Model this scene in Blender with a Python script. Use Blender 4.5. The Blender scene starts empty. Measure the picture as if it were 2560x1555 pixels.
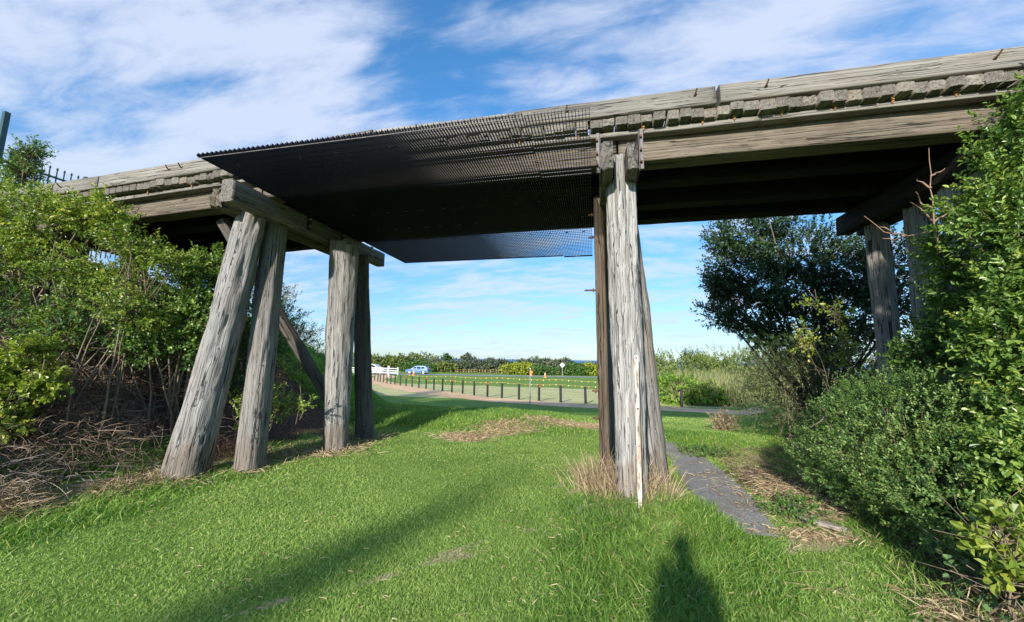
import bpy, math, random
import numpy as np
from mathutils import Vector, Matrix, noise as mn
random.seed(7); RNG = np.random.default_rng(7)
S = bpy.context.scene
col = S.collection
# ------------------------------------------------------------------ camera
FPX, PW, PH = 940., 2560., 1555.
PITCH, ROLL, YAW, CH = math.radians(7.3), math.radians(0.8), math.radians(12.3), 1.6
fw = np.array([-math.sin(YAW)*math.cos(PITCH), math.cos(YAW)*math.cos(PITCH), math.sin(PITCH)])
r0 = np.array([math.cos(YAW), math.sin(YAW), 0.]); u0 = np.cross(r0, fw)
rt = math.cos(ROLL)*r0+math.sin(ROLL)*u0; up = -math.sin(ROLL)*r0+math.cos(ROLL)*u0
cd = bpy.data.cameras.new("camera"); cam = bpy.data.objects.new("camera", cd); col.objects.link(cam)
cd.sensor_width = 36; cd.lens = 36*FPX/PW; cd.clip_start = 0.05; cd.clip_end = 60000
M = Matrix.Identity(4)
for i in range(3):
    M[i][0] = rt[i]; M[i][1] = up[i]; M[i][2] = -fw[i]
M[2][3] = CH
cam.matrix_world = M
S.camera = cam
def ray(x, y): return rt*(x-PW/2)/FPX-up*(y-PH/2)/FPX+fw
def nrm(v): v = np.asarray(v, float); return v/np.linalg.norm(v)
# ------------------------------------------------------------------ light
SUN = nrm([0.150, 0.919, -0.362])            # the way the light travels
sl = bpy.data.lights.new("sun", 'SUN'); so = bpy.data.objects.new("sun", sl); col.objects.link(so)
sl.energy = 4.2; sl.angle = math.radians(1.7); sl.color = (1.0, 0.93, 0.82)
so.rotation_euler = Vector(SUN).to_track_quat('-Z', 'Y').to_euler()
so.location = (-3, -20, 12)
S.view_settings.view_transform = 'Standard'; S.view_settings.look = 'None'
S.view_settings.exposure = 0.83; S.view_settings.gamma = 1.0
S.cycles.max_bounces = 6; S.cycles.transparent_max_bounces = 8
W = bpy.data.worlds.new("World"); S.world = W; W.use_nodes = True
class N:                                      # tiny node helper
    def __init__(s, nt): s.nt = nt; nt.nodes.clear()
    def n(s, t, **k):
        x = s.nt.nodes.new(t)
        for a, v in k.items(): setattr(x, a, v)
        return x
    def l(s, a, b): s.nt.links.new(a, b)
    def math(s, op, a, b=None, c=None, clamp=False):
        x = s.n('ShaderNodeMath', operation=op, use_clamp=clamp)
        for i, v in enumerate((a, b, c)):
            if v is None: continue
            if isinstance(v, (int, float)): x.inputs[i].default_value = v
            else: s.l(v, x.inputs[i])
        return x.outputs[0]
    def vmath(s, op, a, b=None):
        x = s.n('ShaderNodeVectorMath', operation=op)
        for i, v in enumerate((a, b)):
            if v is None: continue
            if isinstance(v, (tuple, list)): x.inputs[i].default_value = v
            else: s.l(v, x.inputs[i])
        return x.outputs['Value'] if op in ('DOT_PRODUCT', 'LENGTH') else x.outputs[0]
    def noise(s, vec, scale, detail=4, rough=.55, dist=0.):
        x = s.n('ShaderNodeTexNoise'); s.l(vec, x.inputs['Vector'])
        x.inputs['Scale'].default_value = scale; x.inputs['Detail'].default_value = detail
        x.inputs['Roughness'].default_value = rough; x.inputs['Distortion'].default_value = dist
        return x.outputs['Fac']
    def ramp(s, f, stops, interp='LINEAR'):
        x = s.n('ShaderNodeValToRGB'); x.color_ramp.interpolation = interp
        e = x.color_ramp.elements
        while len(e) < len(stops): e.new(0.5)
        for i, (p, c) in enumerate(stops):
            e[i].position = p
            if isinstance(c, (int, float)): c = (c, c, c)
            e[i].color = (*c, 1)
        s.l(f, x.inputs[0]); return x.outputs[0]
    def mix(s, f, a, b, mode='MIX'):
        x = s.n('ShaderNodeMix', data_type='RGBA', blend_type=mode)
        for i, v in ((0, f), (6, a), (7, b)):
            if isinstance(v, (int, float)): x.inputs[i].default_value = v
            elif isinstance(v, tuple): x.inputs[i].default_value = (*v, 1)
            else: s.l(v, x.inputs[i])
        return x.outputs[2]
    def mapping(s, vec, sc):
        x = s.n('ShaderNodeMapping'); s.l(vec, x.inputs[0]); x.inputs['Scale'].default_value = sc
        return x.outputs[0]
def build_world():
    w = N(W.node_tree)
    sky = w.n('ShaderNodeTexSky', sky_type='NISHITA'); sky.sun_disc = False
    sky.sun_elevation = math.radians(22); sky.sun_rotation = math.radians(188.4)
    sky.air_density = 1.0; sky.dust_density = 0.3; sky.ozone_density = 2.5
    g = w.n('ShaderNodeTexCoord').outputs['Generated']
    d = w.vmath('NORMALIZE', g)
    sp = w.n('ShaderNodeSeparateXYZ'); w.l(d, sp.inputs[0])
    den = w.math('ADD', w.math('MAXIMUM', sp.outputs[2], 0.0), 0.18)
    cb = w.n('ShaderNodeCombineXYZ')
    w.l(w.math('DIVIDE', sp.outputs[0], den), cb.inputs[0]); w.l(w.math('DIVIDE', sp.outputs[1], den), cb.inputs[1])
    p = w.n('ShaderNodeMapping'); w.l(cb.outputs[0], p.inputs[0])
    p.inputs['Rotation'].default_value = (0, 0, math.radians(35)); p.inputs['Scale'].default_value = (0.6, 1.6, 1)
    n1 = w.noise(p.outputs[0], 2.0, 8, .55, .35)
    n2 = w.noise(p.outputs[0], 6.5, 6, .6, .4)
    v = w.math('ADD', w.math('MULTIPLY', w.math('ADD', w.math('MULTIPLY', n1, .6), w.math('MULTIPLY', n2, .4)), 3.0), -1.02)
    spots = [((250, 120), .26, .90, .992), ((620, 130), .24, .93, .99), ((200, 360), .14, .93, .99), ((1400, 230), .17, .975, .999), ((1700, 90), .26, .93, .99),
             ((2250, 60), .22, .93, .995), ((1120, 300), -.13, .972, .997), ((720, 300), -.12, .985, .999),
             ((1420, 20), -.12, .985, .999), ((1200, 120), -.05, .97, .999), ((1000, 40), -.06, .975, .999), ((30, 60), -.2, .992, .999), ((2480, 130), -.12, .985, .999), ((1250, 720), .16, .93, .995), ((1700, 640), .16, .96, .997), ((760, 690), .12, .97, .998)]
    for (x, y), amp, lo, hi in spots:
        dd = nrm(ray(x, y))
        dt = w.vmath('DOT_PRODUCT', d, tuple(dd))
        mr = w.n('ShaderNodeMapRange', interpolation_type='SMOOTHSTEP'); w.l(dt, mr.inputs[0])
        mr.inputs[1].default_value = lo; mr.inputs[2].default_value = hi
        mr.inputs[3].default_value = 0; mr.inputs[4].default_value = amp*.62
        v = w.math('ADD', v, mr.outputs[0])
    m = w.n('ShaderNodeMapRange', interpolation_type='SMOOTHSTEP'); w.l(v, m.inputs[0])
    m.inputs[1].default_value = .20; m.inputs[2].default_value = 1.0; m.inputs[3].default_value = 0; m.inputs[4].default_value = .93
    el = w.n('ShaderNodeMapRange', interpolation_type='SMOOTHSTEP'); w.l(sp.outputs[2], el.inputs[0]); el.inputs[1].default_value = 0.; el.inputs[2].default_value = .55
    tint = w.mix(1.0, sky.outputs[0], w.mix(el.outputs[0], (.70, .88, 1.16), (.72, 1.45, 1.82)), 'MULTIPLY')
    c = w.mix(w.math('POWER', m.outputs[0], 1.15), tint, w.mix(el.outputs[0], (4.6, 5.7, 6.6), (4.75, 5.35, 6.7)))
    bg = w.n('ShaderNodeBackground'); w.l(c, bg.inputs[0]); bg.inputs[1].default_value = 0.085
    o = w.n('ShaderNodeOutputWorld'); w.l(bg.outputs[0], o.inputs[0])
build_world()
# ------------------------------------------------------------------ mesh helpers
def tag(o, label=None, cat=None, group=None, kind=None):
    if label: o['label'] = label
    if cat: o['category'] = cat
    if group: o['group'] = group
    if kind: o['kind'] = kind
    return o
def link(name, me, mat=None, parent=None):
    o = bpy.data.objects.new(name, me); col.objects.link(o)
    if mat is not None:
        for m_ in (mat if isinstance(mat, (list, tuple)) else [mat]): me.materials.append(m_)
    if parent is not None: o.parent = parent
    return o
def empty(name, loc, rz=0):
    o = bpy.data.objects.new(name, None); col.objects.link(o); o.location = loc; o.rotation_euler.z = rz
    o.empty_display_size = .2
    return o
def npmesh(name, V, F, smooth=True, attrs=None):
    V = np.ascontiguousarray(V, dtype=np.float32); F = np.ascontiguousarray(F, dtype=np.int32)
    k = F.shape[1]; me = bpy.data.meshes.new(name)
    me.vertices.add(len(V)); me.vertices.foreach_set('co', V.ravel())
    me.loops.add(F.size); me.loops.foreach_set('vertex_index', F.ravel())
    me.polygons.add(len(F)); me.polygons.foreach_set('loop_start', np.arange(0, F.size, k, dtype=np.int32))
    me.polygons.foreach_set('loop_total', np.full(len(F), k, dtype=np.int32))
    me.polygons.foreach_set('use_smooth', np.full(len(F), smooth))
    for an, (typ, arr) in (attrs or {}).items():
        a = me.attributes.new(an, typ, 'POINT')
        a.data.foreach_set('value' if typ == 'FLOAT' else 'color', np.ascontiguousarray(arr, dtype=np.float32).ravel())
    me.update(calc_edges=True); me.validate()
    return me
class MB:
    def __init__(s): s.v = []; s.f = []
    def add(s, V, F):
        b = len(s.v); s.v += [tuple(map(float, p)) for p in V]; s.f += [tuple(i+b for i in f) for f in F]
    def box(s, c, size, R=None, bev=0.0):
        c = Vector(c); hx, hy, hz = [a/2 for a in size]
        P = []
        b = min(bev, hx*.9, hy*.9, hz*.9)
        if b <= 0:
            P = [(x, y, z) for z in (-hz, hz) for x, y in ((-hx, -hy), (hx, -hy), (hx, hy), (-hx, hy))]
            Fs = [(3, 2, 1, 0), (4, 5, 6, 7), (0, 1, 5, 4), (1, 2, 6, 5), (2, 3, 7, 6), (3, 0, 4, 7)]
        else:
            for z, i in ((-hz, b), (-hz+b, 0), (hz-b, 0), (hz, b)):
                X, Y = hx-i, hy-i
                P += [(-X+b, -Y, z), (X-b, -Y, z), (X, -Y+b, z), (X, Y-b, z), (X-b, Y, z), (-X+b, Y, z), (-X, Y-b, z), (-X, -Y+b, z)]
            Fs = [tuple(range(7, -1, -1)), tuple(range(24, 32))]
            for k in range(3):
                for j in range(8): Fs.append((k*8+j, k*8+(j+1) % 8, k*8+8+(j+1) % 8, k*8+8+j))
        P = [Vector(p) for p in P]
        if R is not None: P = [R @ p for p in P]
        s.add([p+c for p in P], Fs); return s
    def tube(s, pts, rad, n=6, cap=True):
        pts = [Vector(p) for p in pts]
        if not isinstance(rad, (list, tuple)): rad = [rad]*len(pts)
        V = []
        a = Vector((0.31, 0.77, 0.55))
        for i, p in enumerate(pts):
            t = (pts[min(i+1, len(pts)-1)]-pts[max(i-1, 0)])
            t = t.normalized() if t.length > 1e-9 else Vector((0, 0, 1))
            if i == 0:
                a = a-t*a.dot(t)
                if a.length < .05: a = Vector((1, 0, 0))-t*t.x
            else: a = a-t*a.dot(t)
            a.normalize(); b = t.cross(a)
            for k in range(n):
                q = 2*math.pi*k/n
                V.append(p+(a*math.cos(q)+b*math.sin(q))*rad[i])
        F = []
        for i in range(len(pts)-1):
            for k in range(n):
                F.append((i*n+k, i*n+(k+1) % n, (i+1)*n+(k+1) % n, (i+1)*n+k))
        if cap: F += [tuple(range(n-1, -1, -1)), tuple((len(pts)-1)*n+k for k in range(n))]
        s.add(V, F); return s
    def prism(s, outline, y0, y1):           # outline in x,z
        n = len(outline)
        V = [(x, y0, z) for x, z in outline]+[(x, y1, z) for x, z in outline]
        F = [tuple(range(n)), tuple(range(2*n-1, n-1, -1))]+[(i, i+n, (i+1) % n+n, (i+1) % n) for i in range(n)]
        s.add(V, F); return s
    def build(s, name, mat, parent=None, smooth=False):
        me = bpy.data.meshes.new(name); me.from_pydata(s.v, [], s.f)
        me.polygons.foreach_set('use_smooth', [smooth]*len(me.polygons)); me.update()
        return link(name, me, mat, parent)
# ------------------------------------------------------------------ materials
def newmat(name):
    m = bpy.data.materials.new(name); m.use_nodes = True
    return m, N(m.node_tree)
def finish(k, color, rough=.7, bump=None, bs=.3, bd=.02, metal=0., spec=.5, transl=0.):
    b = k.n('ShaderNodeBsdfPrincipled')
    if isinstance(color, tuple): b.inputs['Base Color'].default_value = (*color, 1)
    else: k.l(color, b.inputs['Base Color'])
    if isinstance(rough, (int, float)): b.inputs['Roughness'].default_value = rough
    else: k.l(rough, b.inputs['Roughness'])
    b.inputs['Metallic'].default_value = metal; b.inputs['Specular IOR Level'].default_value = spec
    if bump is not None:
        bp = k.n('ShaderNodeBump'); bp.inputs['Strength'].default_value = bs; bp.inputs['Distance'].default_value = bd
        k.l(bump, bp.inputs['Height']); k.l(bp.outputs[0], b.inputs['Normal'])
    out = k.n('ShaderNodeOutputMaterial')
    if transl > 0:
        t = k.n('ShaderNodeBsdfTranslucent')
        if isinstance(color, tuple): t.inputs[0].default_value = (*color, 1)
        else:
            k.l(k.mix(1.0, color, (1.3, 1.5, .6), 'MULTIPLY'), t.inputs[0])
        ms = k.n('ShaderNodeMixShader'); ms.inputs[0].default_value = transl
        k.l(b.outputs[0], ms.inputs[1]); k.l(t.outputs[0], ms.inputs[2]); k.l(ms.outputs[0], out.inputs[0])
    else: k.l(b.outputs[0], out.inputs[0])
def wood(name, lo, mid, hi, stain=(.16, .10, .06), stain_amt=.25, crack=1.0, fine=1.0, foot=None):
    m, k = newmat(name)
    tc = k.n('ShaderNodeTexCoord').outputs['Object']
    oi = k.n('ShaderNodeObjectInfo').outputs['Random']
    sh = k.n('ShaderNodeCombineXYZ')
    k.l(k.math('MULTIPLY', oi, 37.0), sh.inputs[0]); k.l(k.math('MULTIPLY', oi, 11.0), sh.inputs[1])
    tc = k.vmath('ADD', tc, sh.outputs[0])
    wob = k.noise(tc, 2.2, 3)
    wv = k.n('ShaderNodeCombineXYZ'); k.l(k.math('MULTIPLY', wob, .03), wv.inputs[1]); k.l(k.math('MULTIPLY', wob, .035), wv.inputs[2])
    tw = k.vmath('ADD', tc, wv.outputs[0])
    g1 = k.noise(k.mapping(tw, (.55, 28, 28)), 1.0, 6, .6)
    g2 = k.noise(k.mapping(tw, (2, 110*fine, 110*fine)), 1.0, 3, .6)
    big = k.noise(tc, 1.3, 4)
    c1 = k.noise(k.mapping(tw, (.38, 18, 18)), 1.0, 1, .5)
    c2 = k.noise(k.mapping(tw, (.8, 44, 44)), 1.0, 1, .55)
    pres = k.ramp(k.noise(k.mapping(tc, (.7, 4, 4)), 1.7, 2), [(.36, 1.), (.50, 0.)])
    r1 = k.ramp(k.math('ABSOLUTE', k.math('SUBTRACT', c1, .5)), [(0, 0.), (.008*crack, .25), (.020*crack, 1.)])
    r1 = k.math('MAXIMUM', r1, pres)
    r2 = k.ramp(k.math('ABSOLUTE', k.math('SUBTRACT', c2, .52)), [(0, .35), (.018*crack, 1.)])
    tone = k.math('ADD', k.math('MULTIPLY', g1, .55), k.math('ADD', k.math('MULTIPLY', g2, .25), k.math('MULTIPLY', big, .2)))
    c = k.ramp(tone, [(.30, lo), (.5, mid), (.68, hi)])
    st = k.ramp(k.noise(k.mapping(tc, (.8, 3, 3)), 1.6, 4, .6), [(.52, 0.), (.72, stain_amt)])
    c = k.mix(st, c, stain)
    if foot:
        sx = k.n('ShaderNodeSeparateXYZ'); k.l(k.n('ShaderNodeTexCoord').outputs['Object'], sx.inputs[0])
        fm = k.ramp(k.math('ADD', sx.outputs[0], k.math('MULTIPLY', k.noise(k.mapping(tc, (3, 9, 9)), 1., 5), -.9)), [(.0, .5), (.16, 0.)])
        c = k.mix(fm, c, foot)
    cr = k.math('MULTIPLY', r1, r2)
    c = k.mix(k.math('SUBTRACT', 1., cr), c, tuple(x*.12 for x in lo))
    h = k.math('ADD', k.math('MULTIPLY', cr, .8), k.math('ADD', k.math('MULTIPLY', g1, .5), k.math('MULTIPLY', g2, .25)))
    c = k.mix(1.0, c, k.ramp(oi, [(0., .70), (1., 1.18)]), 'MULTIPLY')
    finish(k, c, .85, h, .8, .012, spec=.25)
    return m
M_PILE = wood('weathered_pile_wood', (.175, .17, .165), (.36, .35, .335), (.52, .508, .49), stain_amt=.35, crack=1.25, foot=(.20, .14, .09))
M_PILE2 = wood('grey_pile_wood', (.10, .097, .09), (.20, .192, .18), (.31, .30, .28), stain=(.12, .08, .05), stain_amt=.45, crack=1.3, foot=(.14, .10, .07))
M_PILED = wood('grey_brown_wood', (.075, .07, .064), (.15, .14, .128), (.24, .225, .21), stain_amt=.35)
M_KERB = wood('kerb_wood', (.10, .093, .083), (.205, .19, .168), (.31, .292, .262), stain_amt=.25, crack=.8)
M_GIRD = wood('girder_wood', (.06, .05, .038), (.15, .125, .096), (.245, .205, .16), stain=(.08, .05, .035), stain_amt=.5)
M_DARK = wood('shade_darkened_wood', (.008, .008, .009), (.014, .013, .014), (.024, .021, .02), stain_amt=.2)  # shade under the bridge put into a near-black wood colour
M_PLANK = wood('deck_plank_wood', (.09, .08, .068), (.19, .172, .148), (.29, .268, .232), stain_amt=.35, crack=.45)
M_BROWN = wood('brown_post_wood', (.06, .045, .033), (.12, .09, .065), (.19, .15, .11), stain_amt=.4)
def plain(name, c, rough=.6, metal=0., var=.25, scale=8., bs=.2, spec=.5):
    m, k = newmat(name)
    tc = k.n('ShaderNodeTexCoord').outputs['Object']
    f = k.noise(tc, scale, 5, .6)
    cc = k.ramp(f, [(.3, tuple(x*(1-var) for x in c)), (.7, tuple(min(1, x*(1+var)) for x in c))])
    finish(k, cc, rough, f, bs, .005, metal, spec)
    return m
M_STEEL = plain('dark_painted_steel', (.010, .014, .024), .5, .2)
M_GALV = plain('galvanised_steel', (.36, .37, .37), .45, .6)
M_PLATE = plain('weathered_steel_plate', (.11, .10, .10), .6, .3, .4, 25)
M_RUST = plain('rusty_iron', (.13, .065, .035), .85, .2, .5, 30)
M_ORUST = plain('orange_bolt', (.35, .17, .06), .8, .0, .3, 30)
M_WHITE = plain('white_paint', (.75, .75, .74), .5, 0, .06)
M_FENCE = plain('green_fence_paint', (.035, .075, .075), .4, .2, .15)
M_BLACKP = plain('black_bollard_plastic', (.018, .020, .020), .6, 0, .3)
M_ORANGE = plain('orange_plastic', (.85, .22, .03), .5, 0, .1)
M_FLAG = plain('faded_orange_flag', (.60, .25, .08), .7, 0, .2)
M_YEL = plain('yellow_flag', (.75, .52, .16), .6, 0, .1)
M_RED = plain('red_reflector', (.65, .10, .03), .35, 0, .1)
M_TYRE = plain('tyre_rubber', (.02, .02, .02), .8)
M_GLASS = plain('dark_glass', (.02, .025, .03), .08, 0, .1)
M_BLUECAR = plain('blue_car_paint', (.10, .19, .34), .25, .3, .04)
M_ALLOY = plain('alloy_rim', (.6, .6, .62), .3, .6, .05)
M_CLOTH = plain('dark_clothes', (.04, .05, .08), .9)
def chip():
    m, k = newmat('chipped_white_paint')
    tc = k.n('ShaderNodeTexCoord').outputs['Object']
    f = k.noise(k.mapping(tc, (3, 14, 14)), 2.5, 6, .65)
    c = k.ramp(f, [(.42, (.16, .13, .10)), (.50, (.44, .41, .36)), (.7, (.56, .55, .52))])
    rs = k.ramp(k.noise(k.mapping(tc, (1.2, 10, 10)), 2., 4), [(.48, 0.), (.68, .75)])
    c = k.mix(rs, c, (.42, .24, .14))
    finish(k, c, .6, f, .3, .004)
    return m
M_CHIP = chip()
def leafmat(name, dark, mid, lite, rough=.45, transl=.28, extra=None):
    m, k = newmat(name)
    t = k.n('ShaderNodeAttribute'); t.attribute_name = 'tint'
    stops = [(0., dark), (.5, mid), (1., lite)]
    if extra: stops = [(0., dark), (.45, mid), (.86, lite), (1., extra)]
    c = k.ramp(t.outputs['Fac'], stops)
    finish(k, c, rough, spec=.5, transl=transl)
    return m
L_MIRROR = leafmat('glossy_yellow_green_leaf', (.06, .115, .02), (.165, .24, .035), (.34, .38, .06), .36, .3, (.62, .50, .08))
L_HEDGE = leafmat('glossy_green_leaf', (.035, .09, .02), (.12, .215, .04), (.28, .37, .07), .36, .25, (.48, .48, .09))
L_SMALL = leafmat('small_matt_leaf', (.03, .075, .022), (.095, .18, .04), (.21, .31, .075), .5, .2, (.38, .30, .13))
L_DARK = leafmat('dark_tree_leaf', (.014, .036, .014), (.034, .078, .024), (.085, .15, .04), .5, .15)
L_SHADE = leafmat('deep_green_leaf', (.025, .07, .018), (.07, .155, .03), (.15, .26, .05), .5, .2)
L_SCRUB = leafmat('coastal_scrub_leaf', (.05, .085, .02), (.15, .20, .04), (.28, .34, .07), .6, .15)
L_SCRUBG = leafmat('grey_scrub_leaf', (0.052, 0.069, 0.040), (0.115, 0.144, 0.081), (0.207, 0.230, 0.132), .6, .15)
L_YELLOW = leafmat('yellow_bush_leaf', (.10, .15, .015), (.28, .33, .03), (.48, .48, .05), .6, .2)
L_BRIGHT = leafmat('bright_bush_leaf', (0.060, 0.132, 0.012), (0.156, 0.300, 0.024), (0.312, 0.456, 0.036), .6, .2)
L_THICK = leafmat('brownish_thicket_leaf', (.035, .055, .02), (.09, .12, .04), (.17, .20, .07), .6, .2, (.30, .20, .09))
L_MALLOW = leafmat('mallow_leaf', (.06, .11, .04), (.11, .20, .07), (.20, .29, .12), .7, .2)
G_LAWN = leafmat('lawn_blade', (.10, .18, .034), (.25, .375, .08), (.44, .55, .16), .6, .35, (.46, .44, .2))
G_LONG = leafmat('long_grass_blade', (.06, .145, .022), (.16, .295, .045), (.33, .46, .09), .55, .35, (.5, .48, .16))
G_STRAW = leafmat('straw_blade', (.20, .135, .075), (.38, .28, .17), (.58, .46, .30), .8, .15)
G_BROWN = leafmat('dead_twig', (.09, .055, .035), (.21, .14, .095), (.36, .27, .19), .85, .0)
G_ROOT = leafmat('grey_dead_root', (.08, .06, .055), (.16, .13, .115), (.27, .23, .20), .85, .0)
G_REED = leafmat('reed_blade', (0.130, 0.182, 0.058), (0.312, 0.325, 0.143), (0.546, 0.494, 0.286), .7, .2)
M_RTWIG = plain('reddish_twig', (.28, .17, .11), .85, 0, .3, 20)
M_BARK = plain('branch_bark', (.17, .13, .09), .85, 0, .4, 20, .5)
M_TBARK = plain('trunk_bark', (.15, .12, .095), .85, 0, .4, 6, .5)
# ------------------------------------------------------------------ terrain
def sst(a, b, x):
    t = np.clip((np.asarray(x, float)-a)/(b-a), 0, 1); return t*t*(3-2*t)
def nz(x, y, s, seed=0):
    x = np.asarray(x, float)*s+seed*1.7; y = np.asarray(y, float)*s-seed*2.3
    return (np.sin(x*1.3+1.7*np.sin(y*.9+seed))+np.sin(y*1.7+1.3*np.sin(x*1.1+2+seed))+.6*np.sin((x+y)*2.3+seed)+.6*np.sin((x-y)*2.9+1+seed)+.35*np.sin(x*5.1+y*3.7)+.35*np.sin(y*5.7-x*4.3+2))/3.9
YS = [-60, 9, 13, 17, 21, 34, 65, 112, 150, 260, 900]; ZS = [0, 0, -.32, -.62, -.70, -.92, -1.6, -1.9, -4, -19, -22]
def toeL(y): return np.interp(y, [-8, 2.5, 4, 5, 8, 12, 18, 26, 40], [-5.6, -5.6, -5.55, -5.35, -5.4, -7.0, -10.5, -17, -40])
def toeR(y): return np.interp(y, [-8, 0, 3, 4.5, 8, 12, 17, 30], [2.6, 2.4, 2.35, 2.55, 3.5, 4.5, 6.5, 9])
def capL(y): return np.interp(y, [-12, -5, 0, 3, 8, 10, 12, 16, 24, 40], [.5, .9, 2.3, 4.1, 4.1, 2.9, 2.1, 1.6, .8, 0])
def capR(y): return np.interp(y, [-12, -5, 0, 3, 8, 10, 13, 17, 24], [.4, .8, 2.2, 4.1, 4.1, 3.0, 1.6, .9, 0])
def H(x, y):
    x = np.asarray(x, float); y = np.asarray(y, float)
    z = np.interp(y, YS, ZS)
    z = z+.025*nz(x, y, .9)*sst(0, 4, np.hypot(x, y))*sst(60, 30, y)
    z = z+.16*sst(8., 10, y)*sst(15, 12, y)*sst(-.2, -1.5, x)*(1+.4*nz(x, y, 1.6, 3))
    z = z+.16*np.exp(-((x-.45)**2/.5+(y-4.75)**2/.7))
    z = z+.13*np.exp(-((x+5.75)**2/.10+(y-2.75)**2/.05))+.07*np.exp(-((x+5.6)**2/.10+(y-3.5)**2/.25))
    for s, toe, cap in ((-1, toeL, capL), (1, toeR, capR)):
        d = np.maximum(0, s*(x-toe(y)))
        c = np.maximum(cap(y), .001)
        h = c*(1-np.exp(-(d*1.0/c)**1.35)) if True else 0
        z = z+h*(1+.10*nz(x, y, 1.3, 5)*sst(0, 1, d)*sst(c-.05, c*.6, h))
    return z
def onground(px, py, dz=0.):
    d = ray(px, py); t = .5
    o = np.array([0, 0, CH])
    while t < 3000:
        p = o+d*t
        if p[2] <= float(H(p[0], p[1]))+dz: break
        t *= 1.01
    a, b = t/1.01, t
    for _ in range(24):
        m_ = (a+b)/2; p = o+d*m_
        if p[2] <= float(H(p[0], p[1]))+dz: b = m_
        else: a = m_
    return o+d*b
def aty(px, py, Y):
    d = ray(px, py); return np.array([0, 0, CH])+d*(Y/d[1])
def atx(px, py, X):
    d = ray(px, py); return np.array([0, 0, CH])+d*(X/d[0])
# strips of other ground that lie on the terrain
def sheet(name, pts, widths, mat, lift=.004, sub=8, cross=5):
    P = []; Wd = []
    for i in range(len(pts)-1):
        p0, p1, p2, p3 = [np.array(pts[max(0, min(len(pts)-1, j))], float) for j in (i-1, i, i+1, i+2)]
        for k in range(sub):
            t = k/sub
            P.append(.5*((2*p1)+(-p0+p2)*t+(2*p0-5*p1+4*p2-p3)*t*t+(-p0+3*p1-3*p2+p3)*t**3)); Wd.append(widths[i]*(1-t)+widths[i+1]*t)
    P.append(np.array(pts[-1], float)); Wd.append(widths[-1])
    V = []
    for i, p in enumerate(P):
        t = P[min(i+1, len(P)-1)]-P[max(i-1, 0)]; t = t/np.linalg.norm(t); n = np.array([-t[1], t[0]])
        for c in range(cross+1):
            s = (c/cross-.5)*Wd[i]*(1+.06*math.sin(i*1.7+c)+.05*math.sin(i*3.9+c*c))
            q = p+n*s; V.append((q[0], q[1], float(H(q[0], q[1]))+lift))
    F = [(i*(cross+1)+c, (i+1)*(cross+1)+c, (i+1)*(cross+1)+c+1, i*(cross+1)+c+1) for i in range(len(P)-1) for c in range(cross)]
    mb = MB(); mb.add(V, F); o = mb.build(name, mat, smooth=True); tag(o, kind='structure')
    return o, P, Wd
STRAW_P = [(-2.6, 7.6, .55), (-2.0, 8.6, .8), (-1.2, 9.7, .9), (-.2, 10.0, .8), (.6, 10.2, .7)]
def zones(x, y):
    x = np.asarray(x, float); y = np.asarray(y, float)
    n = nz(x, y, 2.2, 1); n2 = nz(x, y, .8, 2)
    dry = np.zeros_like(x)
    for a, b, r in STRAW_P: dry = np.maximum(dry, sst(1.15, .55, np.hypot((x-a), (y-b))/r*(1+.25*n)))
    dry = np.maximum(dry, .8*sst(.35, .75, n2+n*.5)*sst(12.5, 13.5, y)*sst(18, 16, y)*.6)
    for a, b, r in ((-1.2, 3.12, .20), (-1.55, 2.72, .13), (-.62, 3.75, .10), (-2.05, 2.3, .11), (-.5, 5.0, .16), (-1.32, 2.95, .10), (.45, 4.4, .55), (.75, 4.7, .5), (-.05, 4.9, .35), (2.2, 4.9, .5), (1.95, 4.15, .35), (1.6, 1.9, .4), (2.0, 2.6, .4)):
        dry = np.maximum(dry, .85*sst(1.5, .3, np.hypot(((x-a)*.8+(y-b)*.6)*.7, ((y-b)*.8-(x-a)*.6)*1.8)/r*(1+.8*n)+.5*nz(x, y, 9.0, 4)))
    dl = -(x-toeL(y)); dr = x-toeR(y)
    dirt = sst(-.15, .35, dl+.25*n)*sst(9.3, 8.2, y+.5*n)*sst(5.0, 4.0, dl)
    dirt = np.maximum(dirt, .9*sst(-.5, .2, dr+.35*n)*sst(11, 9, y)*sst(-2, 0, y)*sst(1.7, 1.0, dr))
    dirt = np.maximum(dirt, .8*sst(1.1, .5, np.hypot((x-2.35)/.7, (y-6.0)/1.3)+.3*n))
    dry = np.maximum(dry, sst(.9, .35, np.abs(dl-.02+.15*n)/.45)*sst(5.2, 4.3, y)*.95)
    dry = np.maximum(dry, sst(.9, .35, np.abs(dl+.1)/.35)*sst(9, 8, y)*sst(4, 5, y)*.7)
    field = sst(20.5, 21.5, y)*sst(36.5, 33.5, y+1.2*n2)*sst(9, 5, x)
    return np.stack([np.clip(dry, 0, 1), np.clip(dirt, 0, 1), np.clip(field, 0, 1), np.ones_like(x)], -1)
def grow(a, first, ratio, stop):
    o = []; s = first; v = a
    while abs(v) < stop: v = v+s; o.append(v); s *= ratio
    return o
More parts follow.
